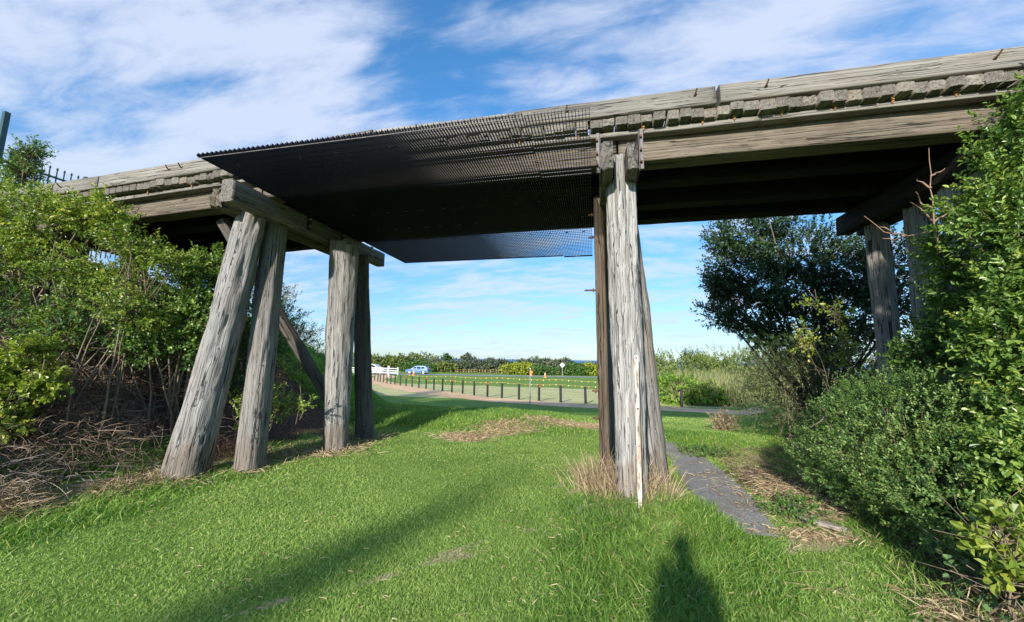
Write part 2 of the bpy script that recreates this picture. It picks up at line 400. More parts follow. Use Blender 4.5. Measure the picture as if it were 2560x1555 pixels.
def build_ground():
    xs = sorted([v for v in grow(-14, -.3, 1.12, 9000)])+list(np.arange(-14, 9.01, .13))+grow(9, .3, 1.12, 9000)
    ys = sorted(grow(-3, -.3, 1.15, 3000))+list(np.arange(-3, 26.01, .14))+grow(26, .35, 1.05, 9000)
    X, Y = np.meshgrid(xs, ys); Z = H(X, Y)
    V = np.stack([X, Y, Z], -1).reshape(-1, 3)
    nx = len(xs); i = np.arange((len(ys)-1)*nx).reshape(len(ys)-1, nx)[:, :-1].ravel()
    F = np.stack([i, i+1, i+1+nx, i+nx], -1)
    me = npmesh('ground', V, F, True, {'zone': ('FLOAT_COLOR', zones(X, Y).reshape(-1, 4))})
    m, k = newmat('grassy_ground')
    tc = k.n('ShaderNodeTexCoord').outputs['Object']
    a = k.n('ShaderNodeAttribute'); a.attribute_name = 'zone'
    sp = k.n('ShaderNodeSeparateColor'); k.l(a.outputs['Color'], sp.inputs[0])
    nb = k.noise(tc, 1.1, 5, .6); nf = k.noise(tc, 26, 5, .65); nm = k.noise(k.mapping(tc, (.5, 1.6, 1)), 1.2, 5, .6)
    g = k.ramp(nf, [(.32, (.06, .11, .022)), (.5, (.14, .24, .045)), (.68, (.23, .35, .075))])
    g = k.mix(k.ramp(nm, [(.35, 0.), (.7, .75)]), g, k.ramp(nf, [(.3, (.15, .23, .04)), (.7, (.28, .38, .08))]))
    th = k.math('ADD', nf, k.math('MULTIPLY', nb, .3))
    def msk(ch, w=.5): return k.math('MULTIPLY', k.math('SUBTRACT', k.math('ADD', ch, k.math('MULTIPLY', k.math('SUBTRACT', th, .65), .9)), .42), 4., clamp=True)
    st = k.ramp(nf, [(.3, (.20, .14, .08)), (.5, (.38, .29, .18)), (.7, (.56, .46, .31))])
    di = k.ramp(nf, [(.3, (.04, .024, .018)), (.5, (.10, .062, .045)), (.72, (.20, .13, .09))])
    fi = k.ramp(k.noise(k.mapping(tc, (.35, 2.2, 1)), 1.3, 6, .65), [(.3, (.31, .30, .12)), (.5, (.48, .46, .21)), (.7, (.60, .57, .31))])
    c = k.mix(msk(sp.outputs[1]), g, di); c = k.mix(msk(sp.outputs[0]), c, st); c = k.mix(msk(sp.outputs[2]), c, fi)
    finish(k, c, .95, th, .7, .03, spec=.1)
    o = link('ground', me, m); tag(o, kind='structure')
    # sea
    mb = MB(); mb.add([(-30000, 190, -14), (30000, 190, -14), (30000, 30000, -14), (-30000, 30000, -14)], [(0, 1, 2, 3)])
    m, k = newmat('sea_water'); tc = k.n('ShaderNodeTexCoord').outputs['Object']
    finish(k, (.07, .20, .40), .6, k.noise(k.mapping(tc, (.05, .2, 1)), 1, 5), .5, .5, spec=.3)
    tag(mb.build('sea', m), kind='structure')
    # sandy path
    m, k = newmat('sandy_gravel'); tc = k.n('ShaderNodeTexCoord').outputs['Object']
    f = k.noise(tc, 1.2, 8, .65); f2 = k.noise(tc, 30, 3)
    c = k.ramp(k.math('ADD', k.math('MULTIPLY', f, .6), k.math('MULTIPLY', f2, .4)), [(.35, (.50, .31, .17)), (.5, (.70, .46, .26)), (.65, (.80, .57, .35))])
    finish(k, c, .95, f2, .4, .01, spec=.1)
    px = [(1900, 1031, 1018), (1700, 1029.5, 1019), (1496, 1020, 1013), (1282, 1007.5, 999), (1148, 996, 984), (1041, 984, 969), (985, 972, 959), (950, 961, 951), (938, 951, 944)]
    pts = []; wd = []
    for x, yn, yf in px:
        a_ = onground(x, yn); b_ = onground(x, yf); pts.append((a_[:2]+b_[:2])/2); wd.append(2.1 if x > 1200 else 2.3)
    pts = [np.array([15., 17.6])]+pts+[np.array([-30.5, 52.]), np.array([-38., 62.])]; wd = [2.1]+wd+[3.2, 4.]
    global PATHP
    _, PATHP, _ = sheet('sand_path', pts, wd, m, .012)
    # dark sealed footpath
    m, k = newmat('worn_bitumen'); tc = k.n('ShaderNodeTexCoord').outputs['Object']
    f = k.noise(tc, 55, 4, .7); f2 = k.noise(tc, 3., 5)
    c = k.ramp(f, [(.3, (.10, .097, .09)), (.5, (.25, .243, .228)), (.72, (.46, .45, .42))])
    c = k.mix(k.ramp(f2, [(.48, 0.), (.64, .7)]), c, (.22, .17, .115))
    finish(k, c, .9, f, .5, .006, spec=.2)
    sheet('footpath', [(1.50, 4.1), (1.44, 4.6), (1.46, 5.3), (1.5, 6.1), (1.5, 7.0), (1.45, 7.8), (1.38, 8.5)], [.28, .60, .70, .66, .58, .42, .2], m, .012, sub=14, cross=9)
    # road
    m, k = newmat('road_asphalt'); tc = k.n('ShaderNodeTexCoord').outputs['Object']
    finish(k, k.ramp(k.noise(tc, 1.5, 6), [(.3, (.22, .225, .235)), (.7, (.33, .33, .335))]), .9, spec=.2)
    sheet('road', [(-42, 67), (-36, 68.5), (-20, 72), (-5, 75), (10, 78), (40, 84), (90, 95)], [4.5]+[5.5]*6, m, .03)
build_ground()
# ------------------------------------------------------------------ timber makers
def frame(p0, p1, upv=(0, 0, 1)):
    p0, p1 = Vector(p0), Vector(p1); x = (p1-p0); L = x.length; x.normalize()
    u = Vector(upv); z = (u-x*u.dot(x)).normalized(); y = z.cross(x)
    m_ = Matrix((( x.x, y.x, z.x, p0.x), (x.y, y.y, z.y, p0.y), (x.z, y.z, z.z, p0.z), (0, 0, 0, 1)))
    return m_, L
def timber(name, p0, p1, w, h, mat, parent=None, rough=.006, seg=.1, ch=.012, rot0=0, rot1=0, upv=(0, 0, 1), bend=None):
    """sawn timber: local X along it, w across, h up; centre line p0..p1"""
    m_, L = frame(p0, p1, upv); n = max(2, int(L/seg)); sd = random.random()*100
    a, b = w/2, h/2
    def side(q): return [-q+ch, -q+ch*2.6, 0, q-ch*2.6, q-ch]
    sec = [(y, -b) for y in side(a)]+[(a, z) for z in side(b)]+[(-y, b) for y in side(a)]+[(-a, -z) for z in side(b)]
    k = len(sec); V = []; F = []
    for i in range(n+1):
        x = L*i/n
        e = 1.0
        for (y, z) in sec:
            q = Vector((x*.9+sd, y*5, z*5)); q2 = Vector((x*2.5-sd, y*18, z*18))
            d = mn.noise(q)*rough+mn.noise(q2)*rough*.6
            rr = math.hypot(y, z)
            f = 1+d/rr
            xx = x
            ro = rot0*max(0, 1-x/.25)+rot1*max(0, 1-(L-x)/.25)
            if ro > 0:
                q3 = mn.noise(Vector((y*22+sd, z*22, x*7)))
                f *= 1-ro*.28*abs(q3)*2; 
                if i == 0: xx += ro*.12*(q3+.5)
                if i == n: xx -= ro*.12*(q3+.5)
            V.append((xx+(d*.8 if i in (0, n) else 0), y*f, z*f+(bend(x/L) if bend else 0)))
    for i in range(n):
        for j in range(k): F.append((i*k+j, i*k+(j+1) % k, (i+1)*k+(j+1) % k, (i+1)*k+j))
    for i, o in ((0, 1), (n, -1)):
        c = len(V); V.append((V[i*k][0]*0+L*i/n+o*rot0*.03, 0, 0 if not bend else bend(i/n)))
        for j in range(k):
            t = (i*k+j, i*k+(j+1) % k, c); F.append(t[::-1] if o == 1 else t)
    F = [f if len(f) == 4 else f for f in F]
    mb = MB(); mb.add(V, [tuple(reversed(f)) for f in F]); ob = mb.build(name, mat, parent, smooth=True)
    me = ob.data
    # sharp end caps
    for p in me.polygons:
        if len(p.vertices) == 3: p.use_smooth = False
    flip(me)
    ob.matrix_world = m_
    if parent: ob.matrix_parent_inverse = Matrix.Identity(4); ob.matrix_local = parent.matrix_world.inverted() @ m_ if False else m_
    return ob
def flip(me):
    import bmesh
    bm = bmesh.new(); bm.from_mesh(me); bmesh.ops.recalc_face_normals(bm, faces=bm.faces); bm.to_mesh(me); bm.free()
def log(name, p0, p1, r0_, r1_, mat, parent=None, rough=.02, n=56, seg=.045, crack=.014, flare=0., top='rough', flat=None, bow=(0, 0)):
    """round hardwood pile from foot p0 to head p1, local X runs up it"""
    m_, L = frame(p0, p1, (0, 1, 0)); s = max(4, int(L/seg)); sd = random.random()*100
    V = []; F = []
    for i in range(s+1):
        t = i/s; x = L*t
        R = r0_*(1-t)+r1_*t+flare*math.exp(-x/.35)
        by = bow[0]*math.sin(t*math.pi); bz = bow[1]*math.sin(t*math.pi)
        tw = .25*math.sin(x*.8+sd)
        for j in range(n):
            a = 2*math.pi*j/n
            ca, sa = math.cos(a+tw), math.sin(a+tw)
            q = mn.noise(Vector((x*.55+sd, ca*1.3, sa*1.3)))*rough*1.6+mn.noise(Vector((x*1.8+sd, ca*3, sa*3)))*rough
            c1 = mn.noise(Vector((x*.45-sd, ca*4.2, sa*4.2)))
            c2 = mn.noise(Vector((x*.8+sd*2, ca*8, sa*8)))
            q -= crack*max(0, 1-abs(c1)/.07)+crack*.6*max(0, 1-abs(c2)/.09)
            q += mn.noise(Vector((x*6, ca*14, sa*14)))*rough*.22
            rr = R+q
            if flat: rr = min(rr, flat/max(.001, max(abs(math.cos(a)), abs(math.sin(a)))))
            xx = x
            if i == s: xx += mn.noise(Vector((ca*2.5+sd, sa*2.5, 1)))*.06
            if i == 0: xx -= .12
            V.append((xx, math.cos(a)*rr+by, math.sin(a)*rr+bz))
    for i in range(s):
        for j in range(n): F.append((i*n+j, i*n+(j+1) % n, (i+1)*n+(j+1) % n, (i+1)*n+j))
    for i in (0, s):
        prev = [i*n+j for j in range(n)]
        for f_ in (.6, .2):
            cur = []
            for j in range(n):
                v = V[i*n+j]; cur.append(len(V)); V.append((v[0]+(mn.noise(Vector((v[1]*f_*20, v[2]*f_*20, sd)))*.03 if i else 0), v[1]*f_, v[2]*f_))
            for j in range(n): F.append((prev[j], prev[(j+1) % n], cur[(j+1) % n], cur[j]))
            prev = cur
        F.append(tuple(prev))
    mb = MB(); mb.add(V, F); o = mb.build(name, mat, parent, smooth=True); flip(o.data); o.matrix_local = m_
    return o
# ------------------------------------------------------------------ the bridge
XA, XB, XC, XD = -4.98, .33, 4.28, -8.75     # bents
YN, YF = 4.60, 6.95                            # outer faces of the outer girders
def zo(x): return float(np.interp(x, [-10.5, -8.5, -5.4, -3.0], [-.27, -.22, -.10, 0]))
def bridge():
    B = empty('timber_bridge', (0, 0, 0))
    tag(B, 'old weathered timber trestle bridge on grey log piles crossing over the grass', 'bridge')
    T = lambda *a, **k: timber(*a, parent=B, **k)
    # girders
    gy = [(YN+.13, .26), (5.36, .24), (6.1, .24), (YF-.13, .26)]
    for a, b in ((XD-1.6, XD+.02), (XD+.02, XA-.02), (XA+.0, XB-.02), (XB, XC-.05), (XC-.03, XC+2.6)):
        for i, (y, w) in enumerate(gy):
            dz = (.0, .015, -.01, .01)[i]
            za, zb = (zo(a+.02), zo(b-.02)) if a != XA else (-.02, 0.)
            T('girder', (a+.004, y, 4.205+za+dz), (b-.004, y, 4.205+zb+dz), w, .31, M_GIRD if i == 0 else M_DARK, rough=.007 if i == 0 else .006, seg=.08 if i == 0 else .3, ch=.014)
    # thin packing plank between girder top and deck
    for a, b in ((-10.4, -7.4), (-7.4, -4.2), (-4.2, -1.1), (-1.1, 1.9), (1.9, 4.4), (4.4, 6.8)):
        T('packing_plank', (a, YN-.068, 4.362+zo(a)), (b-.006, YN-.068, 4.362+zo(b)), .125, .058, M_KERB, rough=.008, seg=.12, ch=.005)
    # deck planks
    x = 5.9; k = 0; rest = MB()
    while x > -10.3:
        w = random.uniform(.118, .150); g = random.choice([.006, .008, .010, .012, .028 if random.random() < .3 else .008])
        hh = .104+random.uniform(-.012, .014); yo = random.choice([-1, 1, 1])*random.uniform(0, .022)
        if abs(x-1.42) < .1: yo = .03
        c = x-w/2
        top = 4.525+zo(c)
        if k < 96 and c > -7.3:
            T('deck_plank', (c+random.uniform(-.004, .004), 4.37+yo, top-hh/2-random.uniform(0, .012)), (c, 7.2+random.uniform(-.03, .03), top-hh/2), w, hh, M_PLANK, rough=.009, seg=.35, ch=.009, rot0=random.choice([0, 0, .05, .1, .2])); k += 1
        else:
            rest.box((c, 5.78, top-hh/2), (w, 2.8, hh), bev=.006)
        x -= w+g
    o = rest.build('deck_plank', M_PLANK, B); o['kind'] = 'stuff'
    # kerb beams
    kb = [(-10.4, -8.05), (-8.03, -5.55), (-5.53, -2.98), (-2.96, -.95), (-.945, 1.405), (1.445, 5.0), (5.02, 7.2)]
    ztop = {0: 0, 1: .0, 2: -.0, 3: -.012, 4: .0, 5: .008, 6: 0}
    for i, (a, b) in enumerate(kb):
        kb_ = T('kerb_beam', (a, 4.47, 4.641+zo(a)+ztop[i]), (b, 4.47, 4.641+zo(b)+ztop[i]), .25, .222, M_KERB, rough=.007, seg=.07, ch=.013)
        T('kerb_beam', (a+.4, 7.08, 4.641+zo(a)), (b+.3, 7.08, 4.641+zo(b)), .25, .222, M_KERB, rough=.008, seg=.4)
        inv = kb_.matrix_world.inverted()
        sp = {1: [-6.3, -6.55], 4: [-.3, 1.17], 5: [1.9, 3.95], 2: [-3.5], 0: [-8.9], 3: [-2.3], 6: [5.6]}[i]
        for sx in sp:
            mb = MB(); z = 4.64+zo(sx)+.02
            mb.tube([(sx, 4.36, z-.02), (sx+.012, 4.31, z), (sx+.02, 4.275, z+.035)], [.010, .010, .008], 7)
            s_ = mb.build('spike', M_RUST, kb_); s_.matrix_parent_inverse = kb_.matrix_local.inverted()
    # bolts hanging under plank ends
    for bx in [-7.1, -6.2, -.9, -.15, .62, 1.28, 1.62, 2.1, 2.62, 3.15, 3.7, 4.2]:
        z = 4.41+zo(bx)
        mb = MB(); mb.tube([(bx, 4.46, z+.02), (bx, 4.46, z-.05)], .007, 6); mb.tube([(bx, 4.46, z), (bx, 4.46, z-.012)], .02, 8); mb.tube([(bx, 4.46, z-.02), (bx, 4.46, z-.035)], .014, 6)
        mb.build('bolt', M_ORUST, B)
    # left bent: two cap beams
    T('cap_beam', (XA-.31, 4.10, 3.895-.03), (XA-.31, 7.6, 3.895-.03), .22, .31, M_GIRD, rough=.012, seg=.06, rot0=1.0)
    T('cap_beam', (XA+.0, 4.03, 3.89), (XA+.06, 7.86, 3.89), .19, .32, M_PILED, rough=.007, seg=.06)
    for Y_ in (5.45, 6.35, 7.35):            # fixing plates on the cap
        mb = MB(); mb.box((XA+.118+.02*(Y_-4)/3.8, Y_, 3.93), (.012, .09, .27), bev=.003)
        pl = mb.build('fixing_plate', M_STEEL, B)
        mb = MB()
        for dz in (-.07, .06): mb.tube([(XA+.12, Y_, 3.93+dz), (XA+.165, Y_, 3.93+dz)], .02, 8)
        mb.build('bolt', M_GALV, pl)
    mb = MB(); mb.box((XA-.05, 4.66, 4.02), (.012, .012, .3)); 
    T('post_block', (XA+.07, 4.78, 3.9), (XA+.07, 4.78, 4.33), .07, .08, M_KERB, rough=.004)
    # left bent piles
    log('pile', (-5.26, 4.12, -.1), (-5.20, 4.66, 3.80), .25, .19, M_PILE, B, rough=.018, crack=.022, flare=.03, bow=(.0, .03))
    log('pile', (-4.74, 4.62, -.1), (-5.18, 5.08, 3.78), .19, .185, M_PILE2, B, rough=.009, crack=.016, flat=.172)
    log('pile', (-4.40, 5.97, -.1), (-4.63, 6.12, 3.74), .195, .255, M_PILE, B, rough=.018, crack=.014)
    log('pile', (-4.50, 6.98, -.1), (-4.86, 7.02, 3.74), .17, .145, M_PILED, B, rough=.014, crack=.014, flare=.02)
    T('brace', aty(556, 550, 4.97), aty(826, 1003, 6.30), .15, .17, M_PILED, rough=.006, upv=(1, 0, 0))
    T('pile_wedge', (-4.84, 6.0, 3.70), (-4.4, 6.0, 3.70), .12, .05, M_PILED, rough=.004)
    # right bent
    T('cap_beam', (.175, 4.05, 3.885), (.175, 7.9, 3.885), .135, .33, M_PILED, rough=.010, seg=.05, rot0=.55)
    T('cap_beam', (.455, 4.10, 3.885), (.455, 7.8, 3.885), .13, .33, M_PILED, rough=.012, seg=.05, rot0=1.0)
    main = log('pile', (.385, 4.52, -.05), (.345, 4.60, 3.76), .155, .19, M_PILE, B, rough=.020, crack=.026, seg=.04, n=72)
    shp(main)
    T('pile_tongue', (.375, 4.60, 1.5), (.318, 4.455, 4.05), .115, .20, M_PILE, rough=.012, seg=.04, upv=(0, 1, 0), rot1=.15)
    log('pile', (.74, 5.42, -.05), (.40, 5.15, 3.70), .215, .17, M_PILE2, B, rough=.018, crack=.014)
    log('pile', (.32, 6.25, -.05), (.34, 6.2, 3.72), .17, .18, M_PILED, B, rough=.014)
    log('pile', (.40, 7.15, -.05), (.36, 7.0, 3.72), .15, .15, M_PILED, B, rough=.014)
    br = T('side_post', (.125, 5.22, -.05), (.09, 5.2, 3.90), .135, .15, M_BROWN, rough=.006, seg=.06, upv=(0, 1, 0), rot1=.5)
    for z in (3.62, 3.30, 2.55, 1.2, .85):
        mb = MB(); l_ = .07 if z != 2.55 else .14
        X_ = .12-.035*z/3.9-.07
        mb.tube([(X_-l_, 5.18, z), (X_+.01, 5.18, z)], .012, 6); mb.tube([(X_-.03, 5.18, z), (X_-.012, 5.18, z)], .028, 8)
        mb.build('bolt', M_RUST, B)
    for X_, z0, z1, Yb in ((.075, 3.70, 4.18, 4.12), (.555, 3.72, 4.2, 4.16)):
        mb = MB(); mb.box((X_, Yb, (z0+z1)/2), (.036, .010, z1-z0), bev=.002); mb.box((X_+(.025 if X_ < .3 else -.025), Yb+.2, (z0+z1)/2), (.008, .39, z1-z0), bev=.002)
        pl = mb.build('bracket', M_PLATE, B)
        mb = MB()
        for q in (.10, .26, .40):
            mb.tube([(X_-.01, Yb-.005, z1-q), (X_-.01, Yb-.035, z1-q)], .014, 6)
        mb.build('bolt', M_RUST, pl)
    # far right bent on the bank
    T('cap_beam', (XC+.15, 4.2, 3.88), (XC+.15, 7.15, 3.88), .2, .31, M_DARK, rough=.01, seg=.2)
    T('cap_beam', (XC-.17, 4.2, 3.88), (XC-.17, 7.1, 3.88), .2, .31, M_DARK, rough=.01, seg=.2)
    for (xb, yb, xt, yt, ra, rb) in ((4.30, 6.72, 4.30, 6.65, .13, .14), (4.34, 5.95, 4.34, 5.95, .16, .15), (4.5, 5.5, 4.26, 5.3, .15, .14), (4.35, 4.9, 4.3, 4.95, .17, .15)):
        zb = float(H(xb, yb))-.3
        log('pile', (xb, yb, zb), (xt, yt, 3.74), ra*1.15, rb, M_PILE, B, rough=.02, crack=.012)
    zz = float(H(5.0, 5.7))-.2
    log('raking_strut', (5.0, 5.72, 1.3), (4.3, 5.9, 2.9), .10, .085, M_PILED, B, rough=.012)
    # far left bent
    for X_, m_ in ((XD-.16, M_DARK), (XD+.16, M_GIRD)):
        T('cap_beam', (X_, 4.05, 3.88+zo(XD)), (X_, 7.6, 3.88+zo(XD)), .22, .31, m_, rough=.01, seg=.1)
    for (xb, yb) in ((XD, 4.5), (XD, 5.4), (XD, 6.5)):
        log('pile', (xb, yb, float(H(xb, yb))-.4), (xb, yb+.05, 3.55), .2, .18, M_PILED, B, rough=.02)
    mb = MB(); mb.box((XD+.35, YN-.025, 4.0), (.05, .012, .42)); mb.box((XD+.2, YN-.025, 4.0), (.05, .012, .42)); mb.build('bracket', M_STEEL, B)
    return B
def shp(o):
    """the split head of the front pile: a raised left shoulder and cut-away right shoulder"""
    me = o.data
    for v in me.vertices:
        x, y, z = v.co
        if x > 3.55:
            pass
    return o
bridge()
def grating():
    G = empty('steel_grating', (-2.3, 6., 4.0))
    tag(G, 'wide black steel grating slung level below the bridge between the two log bents', 'grating')
    z1 = 4.012; dep = .031
    def panel(xa, xb, ya, yb, zt, pitch=.033, rp=.1):
        mb = MB(); x = xa
        while x <= xb+1e-6:
            e = .014 if int(round((x-xa)/pitch)) % 2 else 0.; mb.box((x, (ya-e+yb)/2, zt-dep/2), (.0048, yb-ya+e, dep)); x += pitch
        y = ya+.02
        while y <= yb:
            mb.box(((xa+xb)/2, y, zt-.004), (xb-xa, .007, .007)); y += rp
        mb.box(((xa+xb)/2, yb-.01, zt-dep/2), (xb-xa, .005, dep*.8))
        o = mb.build('grating_panel', M_STEEL, G); o.location = (2.3, -6., -4.)
        return o
    a = panel(-4.66, -.66, 3.36, 8.55, z1)
    mb = MB(); mb.box((-2.66, 3.385, z1-.04), (4.02, .006, .009)); o = mb.build('edge_bar', M_PLATE, G); o.location = (2.3, -6., -4.)
    b = panel(-.64, 0.0, 3.38, 8.62, z1-.006)
    def clip(f):
        mb = MB(); f(mb); o = mb.build('fixing_clip', M_STEEL, G); o.location = (2.3, -6., -4.)
    for xx in (-4.3, -3.4, -2.9, -2.2, -1.6, -1.1):
        for yy in (3.6, 8.4):
            clip(lambda m_: (m_.box((xx, yy, z1-.048), (.05, .03, .010)), m_.tube([(xx, yy, z1-.07), (xx, yy, z1-.046)], .006, 5)))
    for i in range(14):
        xx = -4.2+i*.31+random.uniform(-.04, .04)
        for yy in (YF-.1, 5.36, 6.1): clip(lambda m_: m_.box((xx, yy, z1-.046), (.05, .03, .008)))
grating()
def marker():
    top = (.445, 4.27, 1.66); bot = (.44, 4.24, .02)
    o = timber('marker_board', bot, top, .014, .046, M_CHIP, None, rough=.002, seg=.05, ch=.003, upv=(1, 0, 0))
    tag(o, 'narrow chipped white strip with screw holes fixed up the front pile', 'marker board')
    mb = MB(); L = 1.64
    for s, r_ in ((1.61, .010), (1.40, .004), (1.34, .004), (1.26, .004), (1.17, .004), (1.14, .004), (1.08, .012), (1.0, .004), (.9, .006), (.81, .005), (.70, .007)):
        mb.tube([(s, .0035 if False else .008, 0), (s, -.0095, 0)], r_, 8) 
    h = mb.build('screw', M_RUST, o)
marker()
# ------------------------------------------------------------------ foliage
def rvec(n): v = RNG.normal(size=(n, 3)); return v/np.linalg.norm(v, axis=1, keepdims=True)
def nrmv(v): return v/np.maximum(1e-9, np.linalg.norm(v, axis=-1, keepdims=True))
def leafmesh(P, D, Nn, L, Wd, tint, name, quad2=True):
    n = len(P); D = nrmv(D); Sd = nrmv(np.cross(D, Nn)); Nn = np.cross(Sd, D)
    L = np.broadcast_to(L, (n,))[:, None]; Wd = np.broadcast_to(Wd, (n,))[:, None]
    if quad2:
        fold = .18*Wd
        V = np.stack([P, P+D*L*.38+Sd*Wd*.5+Nn*fold, P+D*L*.78+Sd*Wd*.38+Nn*fold*.7, P+D*L-Nn*L*.10, P+D*L*.78-Sd*Wd*.38+Nn*fold*.7, P+D*L*.38-Sd*Wd*.5+Nn*fold], 1).reshape(-1, 3)
        b = np.arange(n)[:, None]*6
        F = np.concatenate([b+np.array([0, 1, 2, 3]), b+np.array([0, 3, 4, 5])], 0)
        t = np.repeat(tint, 6)
    else:
        V = np.stack([P, P+D*L*.45+Sd*Wd*.5, P+D*L, P+D*L*.45-Sd*Wd*.5], 1).reshape(-1, 3)
        F = np.arange(n*4).reshape(n, 4); t = np.repeat(tint, 4)
    return npmesh(name, V, F, False, {'tint': ('FLOAT', t)})
def strandmesh(name, P, D, Hh, Wd, tint, droop=.35, seg=3):
    """curved blades: root P, lean direction D (unit), height Hh, width Wd"""
    n = len(P); Hh = np.broadcast_to(Hh, (n,))[:, None]; Wd = np.broadcast_to(Wd, (n,))[:, None]
    az = RNG.uniform(0, 2*np.pi, n); ld = np.stack([np.cos(az), np.sin(az), np.zeros(n)], -1)
    sd = nrmv(np.cross(D, ld)+1e-6); dr = np.broadcast_to(droop, (n,))[:, None]
    rows = []
    for i in range(seg+1):
        t = i/seg
        c = P+D*Hh*t+(ld*.9-np.array([0, 0, .45]))*Hh*dr*t*t
        if i < seg:
            w = Wd*(.5 if i else .45)*(1-.45*t); rows += [c-sd*w, c+sd*w]
        else: rows.append(c)
    k = len(rows); V = np.stack(rows, 1).reshape(-1, 3); b = np.arange(n)[:, None]*k
    tr = []
    for i in range(seg-1): q = 2*i; tr += [(q, q+1, q+3), (q, q+3, q+2)]
    q = 2*(seg-1); tr.append((q, q+1, q+2))
    F = np.concatenate([b+np.array(t_) for t_ in tr], 0)
    return npmesh(name, V, F, True, {'tint': ('FLOAT', np.repeat(tint, k))})
def shrub(name, label, cat, blobs, twigs, per, leafL, leafW, mat, base, nst=10, stem_r=.02, quad2=True, upb=.35, shell=.55, group=None, twigL=(.14, .34), bark=None, stems_show=0, gap=.0, tseed=0, tbias=0., partnames=('foliage', 'branches'), ztclip=None, minz=-9):
    """blobs: (cx,cy,cz,rx,ry,rz).  A root empty with foliage and branches."""
    base = np.array(base, float)
    R = empty(name, tuple(base)); tag(R, label, cat, group)
    vol = np.array([b[3]*b[4]*b[5] for b in blobs])**.7; pr = vol/vol.sum()
    bi = RNG.choice(len(blobs), twigs, p=pr); B = np.array(blobs, float)[bi]
    d = rvec(twigs); rr = shell+(1.04-shell)*RNG.random(twigs)**.6
    lump = 1+.16*np.sin(d[:, 0]*5.1+bi*2+tseed)*np.sin(d[:, 1]*4.7+bi)+.12*np.sin(d[:, 2]*9+bi*3+tseed)*np.sin(d[:, 0]*8.3)+.08*np.sin(d[:, 1]*17+bi)
    T = B[:, :3]+d*B[:, 3:]*(rr*lump)[:, None]
    if gap > 0:
        g = np.sin(T[:, 0]*6.1+tseed)*np.sin(T[:, 1]*5.3+1)+np.sin(T[:, 2]*6.7+T[:, 0]*3.1)
        keep = g > -1.2+gap*1.5
        T, d, bi, rr, B = T[keep], d[keep], bi[keep], rr[keep], B[keep]
    ok = (T[:, 2] > H(T[:, 0], T[:, 1])+.02) & (T[:, 2] > minz)
    T, d, bi, rr, B = T[ok], d[ok], bi[ok], rr[ok], B[ok]
    n = len(T)
    td = nrmv(d*.9+np.array([0, 0, upb])+rvec(n)*.45)
    tl = RNG.uniform(*twigL, n)
    O = T-td*tl[:, None]*.7
    P = []; D = []; Nn = []; ti = []
    s = (np.arange(per)+.6)/per
    clump = np.clip(.42+.23*nz(T[:, 0]*1.5+T[:, 2], T[:, 1]*1.5+T[:, 2]*1.7, 1.5, tseed)+RNG.normal(0, .13, n)+tbias, 0, 1)
    for j in range(per):
        p = O+td*(tl*(.25+.85*s[j]))[:, None]
        out = nrmv(np.cross(td, rvec(n)))
        P.append(p+out*.004); D.append(out*.95+td*.75+rvec(n)*.25)
        Nn.append(nrmv(td*.8+rvec(n)*.5+np.array([0, 0, .5])))
        ti.append(np.clip(clump+RNG.normal(0, .12, n)+(.10*(s[j]-.5)), 0, .90)+(RNG.random(n) < .02)*.10)
    P = np.concatenate(P); D = np.concatenate(D); Nn = np.concatenate(Nn); ti = np.clip(np.concatenate(ti), 0, 1)
    m_ = len(P)
    me = leafmesh(P-base, D, Nn, leafL*RNG.uniform(.6, 1.2, m_), leafW*RNG.uniform(.7, 1.2, m_), ti, partnames[0], quad2)
    link(partnames[0], me, mat, R)
    mb = MB()
    # stems to the blobs, then thin twigs near the surface
    for i in range(nst):
        b = blobs[RNG.choice(len(blobs), p=pr)]
        dd = rvec(1)[0]; dd[2] = abs(dd[2])*.8
        e = np.array(b[:3])+dd*np.array(b[3:])*RNG.uniform(.5, .98)
        st = base+np.array([RNG.uniform(-.12, .12), RNG.uniform(-.12, .12), -.05])*(1+3*stems_show)
        mid = st*.5+e*.5+np.array([RNG.uniform(-.15, .15), RNG.uniform(-.15, .15), RNG.uniform(-.1, .2)])
        pts = []
        q = 8
        for k_ in range(q+1):
            t = k_/q; p = (1-t)**2*st+2*t*(1-t)*mid+t*t*e+rvec(1)[0]*.02*(0 < k_ < q)
            pts.append(p-base)
        rs = [stem_r*(1-.75*k_/q) for k_ in range(q+1)]
        mb.tube(pts, rs, 6)
        for _ in range(3):
            k_ = random.randint(3, q-1); p = np.array(pts[k_]); dr = nrm(rvec(1)[0]+np.array([0, 0, .5])); ll = random.uniform(.2, .5)
            mb.tube([p, p+dr*ll*.5+rvec(1)[0]*.03, p+dr*ll], [rs[k_]*.6, rs[k_]*.45, .003], 5)
    for i in RNG.choice(n, min(n, 260 if quad2 else 120), replace=False):
        mb.tube([O[i]-td[i]*tl[i]*.5-base, T[i]-base], [.005, .002], 4, False)
    mb.build(partnames[1], bark or M_BARK, R, True)
    return R
